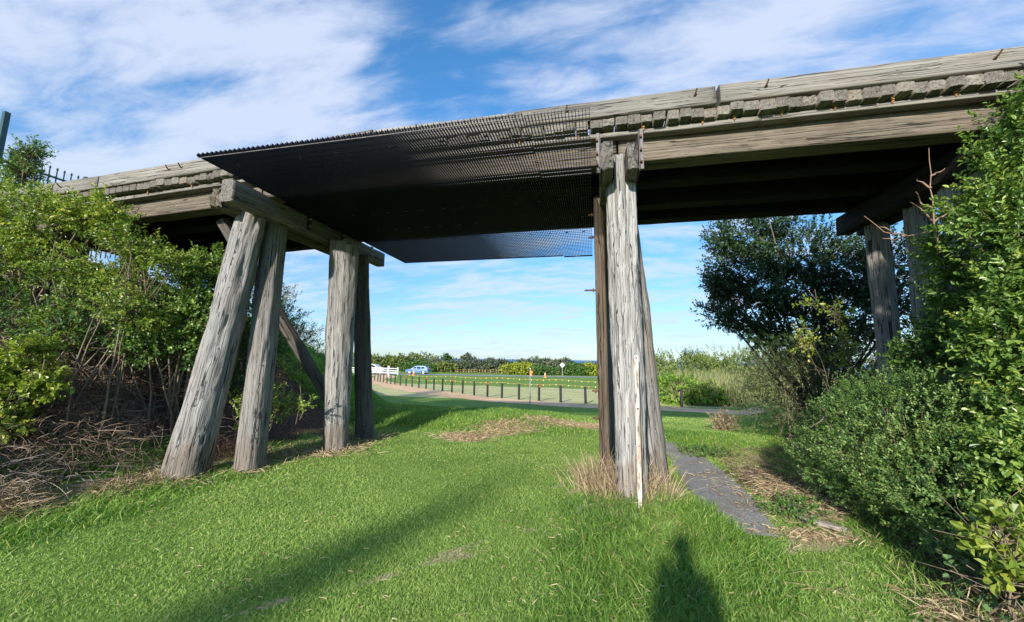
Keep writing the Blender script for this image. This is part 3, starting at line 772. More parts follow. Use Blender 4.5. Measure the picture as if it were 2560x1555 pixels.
# left bank -----------------------------------------------------------
def gz(x, y): return float(H(x, y))
shrub('mirror_bush', 'tall yellow-green glossy leaved bush at the left edge in front of the bridge end', 'shrub',
      [(-9.3, 4.2, 3.75, .9, .55, .65), (-8.5, 4.0, 3.6, .8, .5, .5), (-7.7, 4.15, 3.75, .75, .4, .32), (-9.8, 4.3, 3.0, .9, .6, .6), (-7.1, 4.1, 3.85, .35, .3, .2), (-8.8, 3.8, 2.9, .7, .5, .4)],
      2300, 15, .050, .030, L_MIRROR, (-8.8, 4.2, gz(-8.8, 4.2)-.4), 16, .025, shell=.25, gap=.3, tseed=1, tbias=.12)
shrub('twiggy_bush', 'open bush with many bare pale stems reaching up to the underside of the left span', 'shrub',
      [(-7.2, 4.15, 2.95, .75, .5, .6), (-6.5, 4.2, 2.65, .6, .4, .5), (-7.6, 4.0, 2.4, .7, .5, .5), (-6.1, 4.15, 3.0, .35, .3, .28), (-6.7, 4.0, 3.2, .4, .3, .3), (-6.4, 4.0, 2.2, .6, .4, .35), (-7.1, 3.75, 1.95, .5, .3, .3)],
      1450, 14, .046, .027, L_MIRROR, (-6.9, 4.05, gz(-6.9, 4.05)-.1), 26, .015, shell=.2, gap=.45, stems_show=1.5, tseed=2, tbias=.0)
shrub('dense_bush', 'dense mid green bush crowding the top of the leaning front left pile', 'shrub',
      [(-6.3, 4.75, 2.6, .55, .4, .65), (-6.0, 4.7, 2.1, .45, .4, .5), (-6.7, 4.9, 2.0, .6, .4, .5), (-6.1, 4.9, 3.05, .35, .3, .3), (-5.85, 4.75, 1.6, .28, .25, .3), (-6.5, 4.3, 1.75, .45, .3, .3)],
      1500, 14, .05, .034, L_HEDGE, (-6.3, 4.8, gz(-6.3, 4.8)-.2), 12, .02, shell=.35, tseed=3, tbias=.05)
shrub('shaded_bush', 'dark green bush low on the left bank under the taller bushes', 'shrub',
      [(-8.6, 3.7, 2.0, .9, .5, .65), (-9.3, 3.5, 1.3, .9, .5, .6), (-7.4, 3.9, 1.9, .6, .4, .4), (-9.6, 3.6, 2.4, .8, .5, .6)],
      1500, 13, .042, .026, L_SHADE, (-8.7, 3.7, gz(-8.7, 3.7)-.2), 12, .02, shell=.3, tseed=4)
shrub('bright_leaved_bush', 'small bush with large yellow-green leaves low at the left edge of the bank', 'shrub',
      [(-6.75, 3.15, 1.42, .38, .28, .22), (-6.9, 3.05, 1.1, .42, .3, .28), (-6.3, 3.2, 1.25, .2, .18, .15), (-6.45, 3.15, 1.66, .2, .16, .08), (-6.6, 3.0, .85, .3, .25, .2)],
      620, 13, .06, .04, L_MIRROR, (-6.7, 3.2, gz(-6.7, 3.2)-.1), 8, .014, shell=.3, tseed=5, tbias=.2)
shrub('lower_bush', 'loose low green bush hanging over the toe of the bank at far left', 'shrub',
      [(-6.6, 2.4, .55, .5, .4, .35), (-6.9, 2.9, .5, .5, .4, .35), (-6.3, 2.2, .3, .35, .3, .2)],
      700, 12, .045, .028, L_SHADE, (-6.7, 2.6, gz(-6.7, 2.6)-.1), 8, .014, shell=.3, tseed=6, tbias=.15)
shrub('sapling', 'thin leafy sapling between the two front left piles', 'shrub',
      [(-5.55, 5.5, .95, .3, .3, .35), (-5.2, 5.6, .75, .22, .2, .2), (-4.65, 5.3, .85, .35, .15, .10), (-5.7, 5.4, .6, .3, .3, .3)],
      260, 10, .045, .03, L_HEDGE, (-5.5, 5.5, gz(-5.5, 5.5)-.05), 9, .010, shell=.1, gap=.3, tseed=7, tbias=.2)
shrub('spray_bush', 'leafy branch tip rising in front of the green picket fence at top left', 'shrub',
      [(-10.4, 4.55, 5.0, .32, .25, .4), (-10.15, 4.5, 5.3, .25, .2, .22), (-10.6, 4.5, 4.5, .4, .3, .4)],
      380, 14, .045, .026, L_HEDGE, (-10.5, 4.6, gz(-10.5, 4.6)-.2), 8, .015, shell=.2, tseed=8, tbias=-.05)
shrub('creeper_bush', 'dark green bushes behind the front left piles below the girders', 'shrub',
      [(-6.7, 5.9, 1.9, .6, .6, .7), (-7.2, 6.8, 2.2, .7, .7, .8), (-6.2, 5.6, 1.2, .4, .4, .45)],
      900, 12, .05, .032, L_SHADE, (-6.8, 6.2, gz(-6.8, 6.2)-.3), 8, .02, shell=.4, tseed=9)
shrub('conifer', 'dark feathery conifer seen between the left piles beyond the bridge', 'tree',
      [(-12.0, 13, 2.2, 1.3, 1.2, .8), (-12.6, 13, 3.2, 1.0, 1, .9), (-13.2, 13.2, 4.1, .8, .8, .9), (-11.3, 12.8, 2.6, .7, .5, .25)],
      700, 14, .12, .03, L_DARK, (-12.8, 13.2, gz(-12.8, 13.2)-.2), 12, .06, quad2=False, shell=.3, tseed=10, twigL=(.3, .6), partnames=('crown', 'trunk'))
# right bank ----------------------------------------------------------
shrub('round_shrub', 'big rounded shrub of tiny matt leaves at the foot of the right bank', 'shrub',
      [(3.0, 4.55, .75, .68, .75, .74), (3.35, 5.1, .80, .7, .6, .70), (2.9, 3.9, .55, .55, .55, .5), (3.6, 4.3, .75, .6, .7, .68), (2.72, 5.2, .55, .45, .5, .42)],
      10500, 12, .026, .015, L_SMALL, (3.1, 4.5, 0.1), 14, .015, quad2=False, shell=.78, tseed=11, twigL=(.06, .16), upb=.5, tbias=.14)
shrub('hedge_bush', 'tall glossy green bush climbing the right bank up to the deck', 'shrub',
      [(3.85, 4.05, 3.35, .42, .4, .6), (4.15, 3.9, 3.9, .4, .4, .45), (3.75, 4.0, 2.75, .45, .4, .45), (4.2, 3.7, 3.0, .5, .5, .7), (4.5, 3.9, 4.1, .5, .5, .6), (3.45, 4.2, 3.0, .22, .25, .2), (3.60, 4.7, 2.75, .20, .2, .28), (3.75, 4.75, 2.3, .3, .25, .3)],
      2800, 14, .05, .024, L_HEDGE, (4.2, 4.1, gz(4.2, 4.1)-.3), 14, .02, shell=.3, tseed=12, tbias=.1)
shrub('glossy_bush', 'glossy large leaved bush filling the right edge beside the rounded shrub', 'shrub',
      [(3.50, 4.0, 1.75, .34, .35, .5), (3.45, 3.9, 1.15, .36, .35, .5), (3.10, 3.6, .62, .32, .32, .36), (3.75, 4.1, 2.3, .36, .35, .42), (2.95, 3.5, .95, .2, .2, .22), (3.9, 4.0, 2.8, .3, .3, .3)],
      2100, 13, .056, .03, L_HEDGE, (3.7, 4.0, gz(3.7, 4.0)-.2), 12, .018, shell=.35, tseed=13, tbias=.08)
shrub('trailing_bush', 'leafy bush on the right bank in front of the shaded far pile', 'shrub',
      [(3.62, 5.1, 1.72, .30, .3, .22), (3.95, 5.1, 1.95, .42, .35, .28), (4.3, 4.9, 2.2, .5, .4, .4)],
      900, 13, .048, .03, L_HEDGE, (3.9, 5.4, gz(3.9, 5.4)-.2), 10, .014, shell=.3, tseed=14, tbias=-.02)
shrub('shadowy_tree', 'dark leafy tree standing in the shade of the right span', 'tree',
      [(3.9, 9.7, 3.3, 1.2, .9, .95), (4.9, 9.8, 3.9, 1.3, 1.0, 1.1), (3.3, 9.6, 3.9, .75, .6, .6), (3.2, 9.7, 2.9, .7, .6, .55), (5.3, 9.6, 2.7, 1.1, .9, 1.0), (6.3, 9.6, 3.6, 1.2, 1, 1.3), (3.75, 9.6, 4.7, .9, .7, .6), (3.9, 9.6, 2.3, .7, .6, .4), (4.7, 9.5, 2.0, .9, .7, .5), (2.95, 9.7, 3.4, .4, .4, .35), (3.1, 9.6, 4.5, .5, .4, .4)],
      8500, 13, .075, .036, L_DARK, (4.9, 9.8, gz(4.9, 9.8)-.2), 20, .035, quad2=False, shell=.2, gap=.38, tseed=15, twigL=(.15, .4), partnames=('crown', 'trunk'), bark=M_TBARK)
shrub('thicket', 'brownish green thicket at the right beyond the footpath below the dark tree', 'shrub',
      [(4.1, 8.9, 1.1, .85, .7, .9), (3.7, 9.3, 1.4, .5, .6, .5), (3.75, 9.6, .8, .7, .8, .75), (4.7, 8.4, 1.3, .7, .7, .7), (4.5, 10.6, 1.3, .9, .9, 1.1), (4.0, 7.8, .5, .4, .5, .45), (4.6, 9.2, 1.8, .8, .7, .6), (5.4, 9.3, 1.6, .8, .7, .8)],
      3600, 12, .036, .02, L_THICK, (4.3, 9.0, gz(4.3, 9.0)-.1), 26, .012, quad2=False, shell=.5, tseed=16, twigL=(.1, .25), stems_show=1.)
shrub('sunlit_sprig', 'pale sunlit sprig of oval leaves in front of the dark tree', 'shrub',
      [(3.75, 7.35, 2.62, .34, .12, .10), (4.05, 7.3, 2.45, .2, .12, .22), (3.55, 7.4, 2.0, .25, .15, .3), (4.1, 7.3, 1.9, .25, .15, .3)],
      85, 9, .06, .034, L_MIRROR, (4.15, 7.3, gz(4.15, 7.3)-.05), 4, .010, shell=.05, tseed=17, tbias=.2)
shrub('mallow_plant', 'low plant with broad grey-green leaves at the foot of the rounded shrub', 'plant',
      [(2.62, 3.35, .18, .32, .35, .22), (2.85, 3.05, .22, .3, .3, .25), (2.5, 2.8, .08, .25, .25, .12)],
      110, 7, .042, .040, L_MALLOW, (2.65, 3.2, gz(2.65, 3.2)), 6, .006, shell=.1, tseed=18, twigL=(.08, .18), minz=-1)
shrub('weed_patch', 'patch of dark clover-like weeds beside the footpath', 'plant',
      [(1.98, 4.75, .05, .32, .32, .10), (2.2, 5.0, .05, .25, .25, .09), (1.85, 7.3, .05, .5, .35, .12)],
      520, 7, .028, .024, L_SHADE, (2.0, 4.8, gz(2.0, 4.8)), 3, .004, shell=.1, tseed=19, twigL=(.04, .10), minz=-1, tbias=.25)
shrub('corner_weed', 'yellow-green broad leaved weed at the lower right corner', 'plant',
      [(2.50, 3.15, .58, .16, .14, .16), (2.58, 3.1, .35, .2, .16, .18)],
      60, 7, .075, .045, L_MIRROR, (2.55, 3.12, gz(2.55, 3.12)), 6, .008, shell=.1, tseed=20, twigL=(.1, .2), tbias=.12)
shrub('rear_bush', 'loose green bush on top of the right bank behind the tall glossy bush', 'shrub',
      [(5.0, 3.2, 3.2, .9, .7, .8), (5.8, 2.6, 3.2, .9, .8, .8), (5.0, 2.4, 2.3, .7, .6, .6), (5.6, 4.0, 4.2, .8, .6, .6)],
      900, 12, .07, .04, L_HEDGE, (5.4, 3.0, gz(5.4, 3.0)-.2), 10, .02, shell=.3, tseed=25)
# ------------------------------------------------------------------ dead twigs, straw, roots
def scatter(n, fn):
    """fn(n)->(x,y) arrays already drawn"""
    x, y = fn(n); return np.stack([x, y, H(x, y)], -1)
def stuff(name, label, cat, me, mat):
    o = link(name, me, mat); tag(o, label, cat, kind='stuff'); return o
def hang(n, xr, yr, seed=0):
    x = RNG.uniform(*xr, n); y = RNG.uniform(*yr, n); return x, y
def tangle():
    # roots and dead stems on the left bank
    parts = []
    x = np.concatenate([RNG.uniform(-8.2, -5.6, 3600), RNG.uniform(-8.6, -6.4, 1500)]); y = np.concatenate([RNG.uniform(2.6, 5.4, 3600), RNG.uniform(2.8, 4.6, 1500)])
    k = RNG.random(len(x)) < np.where((x > -6.45) & (y > 3.4), .2, .85); x, y = x[k], y[k]
    P = np.stack([x, y, H(x, y)+RNG.uniform(0, .22, len(x))], -1)
    D = nrmv(np.stack([RNG.uniform(-.1, 1.0, len(x)), RNG.uniform(-.9, .3, len(x)), RNG.uniform(-1.0, .35, len(x))], -1))
    me = strandmesh('dead_roots', P, D, RNG.uniform(.12, .5, len(x)), RNG.uniform(.004, .010, len(x)), RNG.random(len(x)), .3, 4)
    stuff('dead_roots', 'tangle of grey-brown dead roots and twigs hanging down the left bank', 'roots', me, G_ROOT)
    x = RNG.uniform(-8.6, -5.7, 7500); y = RNG.uniform(2.9, 5.0, 7500); k = (nz(x, y, 1.6, 4) > -.15); x, y = x[k], y[k]
    P = np.stack([x, y, H(x, y)+RNG.uniform(.02, .45, len(x))], -1); D = nrmv(rvec(len(x))+np.array([.3, -.2, .1]))
    me = strandmesh('dead_twigs', P, D, RNG.uniform(.08, .34, len(x)), RNG.uniform(.003, .006, len(x)), RNG.random(len(x)), .5, 3)
    stuff('dead_twigs', 'brown dry twigs caught beneath the bushes on the left bank', 'twigs', me, G_BROWN)
    # right bank
    n = 3800
    x = np.concatenate([RNG.uniform(3.2, 4.9, n), RNG.uniform(2.0, 3.2, n)]); y = np.concatenate([RNG.uniform(4.6, 6.6, n), RNG.uniform(4.8, 8.2, n)])
    P = np.stack([x, y, H(x, y)+np.concatenate([RNG.uniform(0, .3, n), RNG.uniform(0, .02, n)])], -1)
    D = nrmv(rvec(2*n)*np.array([1, 1, .35])+np.array([0, 0, .12]))
    me = strandmesh('bank_litter', P, D, RNG.uniform(.06, .20, 2*n), RNG.uniform(.003, .006, 2*n), RNG.random(2*n), .35, 3)
    stuff('bank_litter', 'reddish brown dry litter and stalks on the right bank beside the footpath', 'litter', me, G_BROWN)
    # cut straw lying on the ground
    xs, ys, hs = [], [], []
    spots = [(-5.65, 2.75, .30, .16, 2300, .2), (-5.4, 3.6, .2, .35, 1300, .15), (-5.3, 4.0, .35, .25, 1200, .2), (-4.75, 4.55, .25, .2, 300, .12), (-6.1, 2.55, .25, .15, 400, .2), (-4.4, 5.9, .5, .6, 900, .15), (-4.9, 5.2, .2, .5, 500, .12), (-4.5, 7.0, .4, .35, 500, .18),
             (1.95, 4.2, .35, .12, 350, .09), (2.0, 2.3, .3, .5, 350, .10), (2.25, 2.95, .2, .4, 900, .14), (2.3, 5.3, .35, .6, 700, .12), (1.75, 5.2, .3, 1.0, 260, .08), (3.4, 5.9, .5, .3, 600, .25), (3.9, 8.0, .3, .3, 400, .3), (1.45, 3.35, .25, .15, 14, .3)]
    spots += [(a, b, r*.75, r*.6, int(2300*r), .14) for a, b, r in STRAW_P]
    for a, b, sx, sy, n, h_ in spots:
        xs.append(RNG.normal(a, sx*.6, n)); ys.append(RNG.normal(b, sy*.6, n)); hs.append(np.full(n, h_))
    n = 3000; rr_ = 1.6*np.exp(RNG.random(n)*1.9); th_ = RNG.uniform(.6, 2.7, n); xx_ = rr_*np.cos(th_); yy_ = rr_*np.sin(th_)
    kk_ = (xx_ > -5.2) & (xx_ < 2.4) & (nz(xx_, yy_, 1.4, 3) > -.1); xs.append(xx_[kk_]); ys.append(yy_[kk_]); hs.append(np.full(kk_.sum(), .045))
    x = np.concatenate(xs); y = np.concatenate(ys); hs = np.concatenate(hs); n = len(x)
    P = np.stack([x, y, H(x, y)+.005+RNG.random(n)*.04+np.where(hs < .05, .03, 0)], -1); D = nrmv(rvec(n)*np.array([1, 1, .3])+np.array([0, 0, .22]))
    me = strandmesh('dry_straw', P, D, hs*RNG.uniform(.5, 1.3, n), .004+.0006*np.hypot(x, y), RNG.random(n), .3, 3)
    stuff('dry_straw', 'pale cut straw lying in patches on the lawn and bank toe', 'straw', me, G_STRAW)
    # tall dry stalks round the front pile
    n = 1150
    a = RNG.uniform(0, 2*np.pi, n); r_ = RNG.uniform(.16, .50, n)
    x = .40+np.cos(a)*r_*1.05; y = 4.72+np.sin(a)*r_*.95
    left = RNG.random(n) < .45; x[left] = RNG.normal(.02, .14, left.sum()); y[left] = RNG.normal(4.95, .22, left.sum())
    P = np.stack([x, y, H(x, y)-.02], -1); D = nrmv(np.stack([(x-.4)*.6+RNG.normal(0, .16, n), (y-4.7)*.4+RNG.normal(0, .16, n), np.ones(n)], -1))
    hh = RNG.uniform(.12, .46, n); hh[left] *= 1.25
    me = strandmesh('dry_stalks', P, D, hh, RNG.uniform(.004, .0075, n), np.clip(RNG.normal(.55, .25, n), 0, 1), RNG.uniform(.2, .95, n), 4)
    stuff('dry_stalks', 'tall bleached grass stalks standing round the foot of the front pile', 'dry grass', me, G_STRAW)
tangle()
def extras():
    a = onground(1995, 1300); b = onground(2125, 1338)
    o = timber('fallen_plank', (a[0], a[1], a[2]+.02), (b[0], b[1], b[2]+.035), .07, .04, M_PILE, None, rough=.008, seg=.04, ch=.006, rot0=.8, rot1=.8)
    tag(o, 'short bleached split plank lying at the foot of the rounded shrub', 'plank')
    def br(name, label, Y, lines, r_, mat):
        mb = MB(); o0 = aty(*lines[0][0], Y)
        for ln in lines:
            pts = [Vector(aty(x, y, Y+.12*math.sin(i*1.3+x))-o0) for i, (x, y) in enumerate(ln)]
            q = []
            for i in range(len(pts)-1):
                for t in (0, .33, .66): q.append(pts[i].lerp(pts[i+1], t)+Vector(rvec(1)[0])*.012*(t > 0))
            q.append(pts[-1]); mb.tube(q, [r_*(1-.75*i/(len(q)-1)) for i in range(len(q))], 5)
        ob = mb.build(name, mat, None, True); ob.location = o0; tag(ob, label, 'branch')
    br('dead_branch', 'bare reddish twig standing up before the dark girders at right', 4.35,
       [[(2345, 640), (2335, 560), (2325, 470), (2322, 370)], [(2330, 520), (2300, 505), (2290, 480)], [(2326, 440), (2350, 430), (2362, 420)], [(2328, 470), (2305, 455), (2292, 448)], [(2335, 555), (2365, 535), (2392, 530)]], .010, M_RTWIG)
    br('dead_branch', 'bare arching twig across the shaded right piles', 4.6,
       [[(2330, 575), (2270, 590), (2210, 580), (2160, 540)], [(2240, 588), (2215, 570), (2190, 568)], [(2340, 560), (2300, 520), (2275, 505)], [(2260, 590), (2230, 600), (2205, 596)]], .009, M_RTWIG)
    br('dead_branch', 'pale dead branch poking left out of the rounded shrub', 4.9,
       [[(2110, 1030), (2060, 1040), (2010, 1055)], [(2080, 1036), (2050, 1020), (2035, 1005)], [(2060, 1040), (2040, 1060), (2020, 1068)]], .008, M_BARK)
extras()
# ------------------------------------------------------------------ grass
def inpath(x, y):
    m_ = (.16*nz(x, y, 3.1, 4)+.08*nz(x, y, 8.3, 2)+np.abs(x-np.interp(y, [3.9, 4.5, 5.3, 6.1, 7, 7.8, 8.5], [1.45, 1.42, 1.46, 1.5, 1.5, 1.45, 1.38])) < np.interp(y, [3.9, 4.5, 5.3, 6.1, 7, 7.8, 8.5], [.06, .24, .30, .27, .23, .14, .0])) & (y > 4.0) & (y < 8.4)
    return m_ & ~((nz(x, y, 5.2, 9) > .45) & (RNG.random(len(x)) < .6))
def grass():
    # candidate points by distance from the camera (density falls off, blade width grows)
    n = 820000
    r_ = 1.55*np.exp(RNG.random(n)*math.log(17.5/1.55)); th = RNG.uniform(math.radians(28), math.radians(172), n)
    x = r_*np.cos(th); y = r_*np.sin(th)
    # wedge of the view with a margin
    k = (y > .3) & (y < 17.2) & (-(x-toeL(y)) < .25) & ((x-toeR(y)) < .5) & ~inpath(x, y)
    pth = np.interp(x, [p[0] for p in PATHP][::-1], [p[1] for p in PATHP][::-1])
    k &= y < pth-1.0
    x, y, r_ = x[k], y[k], r_[k]
    z = zones(x, y)
    k = RNG.random(len(x)) > np.clip(z[:, 0]*.75+z[:, 1]*.85, 0, .93)
    x, y, r_, z = x[k], y[k], r_[k], z[k]; n = len(x)
    # long grass weight
    dl = -(x-toeL(y))
    lg = .85*sst(-1.35, -.45, dl+.25*nz(x, y, 1.7, 8))*sst(5.2, 4.2, y)*sst(1., 2.2, y)
    lg = np.maximum(lg, .55*sst(-.9, -.2, dl+.2*nz(x, y, 1.7, 8)))
    lg = np.maximum(lg, .95*sst(1.25, .6, np.hypot((x-.55)/.95, (y-3.75)/.95)+.25*nz(x, y, 2.1, 6)))
    lg = np.maximum(lg, .5*sst(1.2, .5, np.hypot((x-.3)/.8, (y-2.5)/1.1)+.2*nz(x, y, 2.1, 9)))
    lg = np.maximum(lg, 1.0*sst(7.6, 8.6, y+.5*nz(x, y, 1.4, 2))*sst(13.8, 12.6, y)*sst(.4, -1.6, x+.5*nz(x, y, 1.3, 4)))
    lg = np.maximum(lg, .9*sst(1.3, .6, np.hypot((x-2.0)/1.1, (y-8.8)/1.3)+.2*nz(x, y, 2.1, 9)))
    lg = np.maximum(lg, .5*sst(-.6, 0., (x-toeR(y))+.25*nz(x, y, 2.3, 3)))
    isl = RNG.random(n) < np.clip(lg, 0, 1)*.75
    P = np.stack([x, y, H(x, y)-.004], -1)
    wd = .0017+.0008*r_
    hgt = np.where(isl, RNG.uniform(.07, .17, n)*(0.6+.6*lg), RNG.uniform(.015, .045, n)*(1+.35*nz(x, y, 1.1, 3)+.35*np.clip(nz(x, y, 4.3, 6), 0, 1)))
    lean = np.where(isl, .42, .60)[:, None]
    D = nrmv(np.stack([RNG.normal(0, 1, n), RNG.normal(0, 1, n), np.zeros(n)], -1)*lean+np.array([0, 0, 1.]))
    patch = .46+.17*nz(x, y, .7, 2)+.15*nz(x, y, 2.6, 5)+.10*nz(x, y, 6.1, 7)
    ti = np.clip(patch+RNG.normal(0, .17, n), 0, .88); ti = np.where(RNG.random(n) < .035+.12*np.clip(nz(x, y, 1.9, 11)-.35, 0, 1), 1., ti)
    for m_, nm, lb, ct, mt, sg, dr in ((~isl, 'lawn_grass', 'short mown green lawn grass running under the bridge', 'grass', G_LAWN, 2, .35), (isl, 'long_grass', 'longer tufted grass along the banks and round the front pile', 'grass', G_LONG, 3, .55)):
        me = strandmesh(nm, P[m_], D[m_], hgt[m_], wd[m_]*(1.25 if sg == 3 else 1.), ti[m_], dr, sg)
        stuff(nm, lb, ct, me, mt)
    # green slope beyond the left piles
    n = 60000
    x = RNG.uniform(-14, -3.5, n); y = RNG.uniform(7.8, 16, n); k = (-(x-toeL(y)) > -.3); x, y = x[k], y[k]; n = len(x)
    P = np.stack([x, y, H(x, y)-.01], -1); D = nrmv(rvec(n)*.8+np.array([.2, -.2, 1.]))
    me = strandmesh('bank_grass', P, D, RNG.uniform(.08, .26, n), .012+.0006*y, np.clip(.4+.2*nz(x, y, 1.2, 3)+RNG.normal(0, .15, n), 0, .85), .6, 3)
    stuff('bank_grass', 'thick green grass covering the slope beyond the left piles', 'grass', me, G_LONG)
    # weeds at the bank toe on the left
    n = 8000
    x = RNG.uniform(-7.2, -5.2, n); y = RNG.uniform(2.2, 4.6, n); k = (np.abs(-(x-toeL(y))-.5+.3*nz(x, y, 2, 2)) < .4); x, y = x[k], y[k]; n = len(x)
    P = np.stack([x, y, H(x, y)+.01], -1); D = nrmv(rvec(n)*.8+np.array([.2, -.2, .7]))
    me = strandmesh('toe_weeds', P, D, RNG.uniform(.05, .14, n), .012, np.clip(RNG.normal(.42, .18, n), 0, .85), .6, 3)
    stuff('toe_weeds', 'dark green weeds along the toe of the left bank', 'weeds', me, G_LONG)
grass()
def bank_cover():
    n = 26000
    x = np.concatenate([RNG.uniform(3.3, 9.5, n), RNG.uniform(-14, -7.6, n)]); y = RNG.uniform(-3.5, 12, 2*n)
    k = np.concatenate([(x[:n]-toeR(y[:n]) > .9), (-(x[n:]-toeL(y[n:])) > 2.4)]) & (nz(x, y, 1.1, 7) > -.55); x, y = x[k], y[k]; n = len(x)
    P = np.stack([x, y, H(x, y)+RNG.uniform(0, .22, n)], -1)
    me = leafmesh(P, nrmv(rvec(n)+np.array([0, 0, .6])), rvec(n), RNG.uniform(.05, .11, n), RNG.uniform(.03, .06, n), np.clip(.4+.25*nz(x, y, .9, 2)+RNG.normal(0, .15, n), 0, .9), 'ground_cover', False)
    stuff('ground_cover', 'leafy ground cover spread over the tops of both banks', 'ground cover', me, L_HEDGE)
bank_cover()
def reeds():
    n = 26000
    x = RNG.uniform(2.6, 13, n); y = RNG.uniform(22.2, 30, n); k = (y < 23+(RNG.random(n)**1.6)*8); x, y = x[k], y[k]; n = len(x)
    P = np.stack([x, y, H(x, y)], -1); D = nrmv(rvec(n)*.28+np.array([0, 0, 1.]))
    hh = RNG.uniform(1.0, 2.2, n)*(1+.2*nz(x, y, .6, 2))*np.interp(y, [22, 24, 30], [.72, 1.05, 1.25])*np.interp(x, [2.6, 5, 9], [.85, 1., 1.12])
    me = strandmesh('reed_bed', P, D, hh, .035, np.clip(.45+.25*nz(x, y, .8, 4)+RNG.normal(0, .2, n), 0, 1), .3, 3)
    stuff('reed_bed', 'tall straw and olive coloured reeds and scrub behind the sand path at right', 'reeds', me, G_REED)
    # olive scrub inside the reeds
    shrub('olive_scrub', 'mound of olive green scrub rising out of the reeds at right', 'shrub',
          [(5.5, 27.5, .6, 3.2, 2, 1.5), (10, 28, .7, 3.5, 2, 1.9), (3.6, 27, .5, 1.8, 1.5, 1.6), (7.5, 26.5, .5, 2.2, 1.5, 1.5)], 2600, 12, .16, .06, L_SCRUB, (7, 27, gz(7, 27)), 10, .05, quad2=False, shell=.7, tseed=21, twigL=(.3, .7), tbias=.15)
    shrub('clipped_bush', 'bright green bush beside a lone bollard behind the sand path', 'shrub',
          [(4.35, 22.6, -.05, 1.35, .9, .95), (5.9, 22.6, -.25, 1.3, .8, .75), (3.6, 22.7, -.2, .8, .7, .75)], 1500, 11, .11, .06, L_BRIGHT, (4.8, 22.6, gz(4.8, 22.6)), 10, .03, quad2=False, shell=.75, tseed=22, twigL=(.15, .35), tbias=.05)
    shrub('feathery_bush', 'small dark feathery bush on the skyline above the reeds', 'shrub',
          [(7.2, 29.5, 1.9, 1.0, .5, .55), (6.5, 29.5, 2.1, .3, .3, .35)], 160, 10, .2, .04, L_DARK, (7.1, 29.5, gz(7.1, 29.5)), 8, .04, quad2=False, shell=.2, tseed=23, twigL=(.4, .8))
    shrub('pale_tussock', 'bleached round tussock by the end of the footpath', 'plant',
          [(3.35, 11.3, .0, .35, .3, .3)], 260, 8, .09, .012, G_STRAW, (3.35, 11.3, gz(3.35, 11.3)), 4, .006, quad2=False, shell=.3, tseed=24, twigL=(.1, .25), tbias=.2)
reeds()
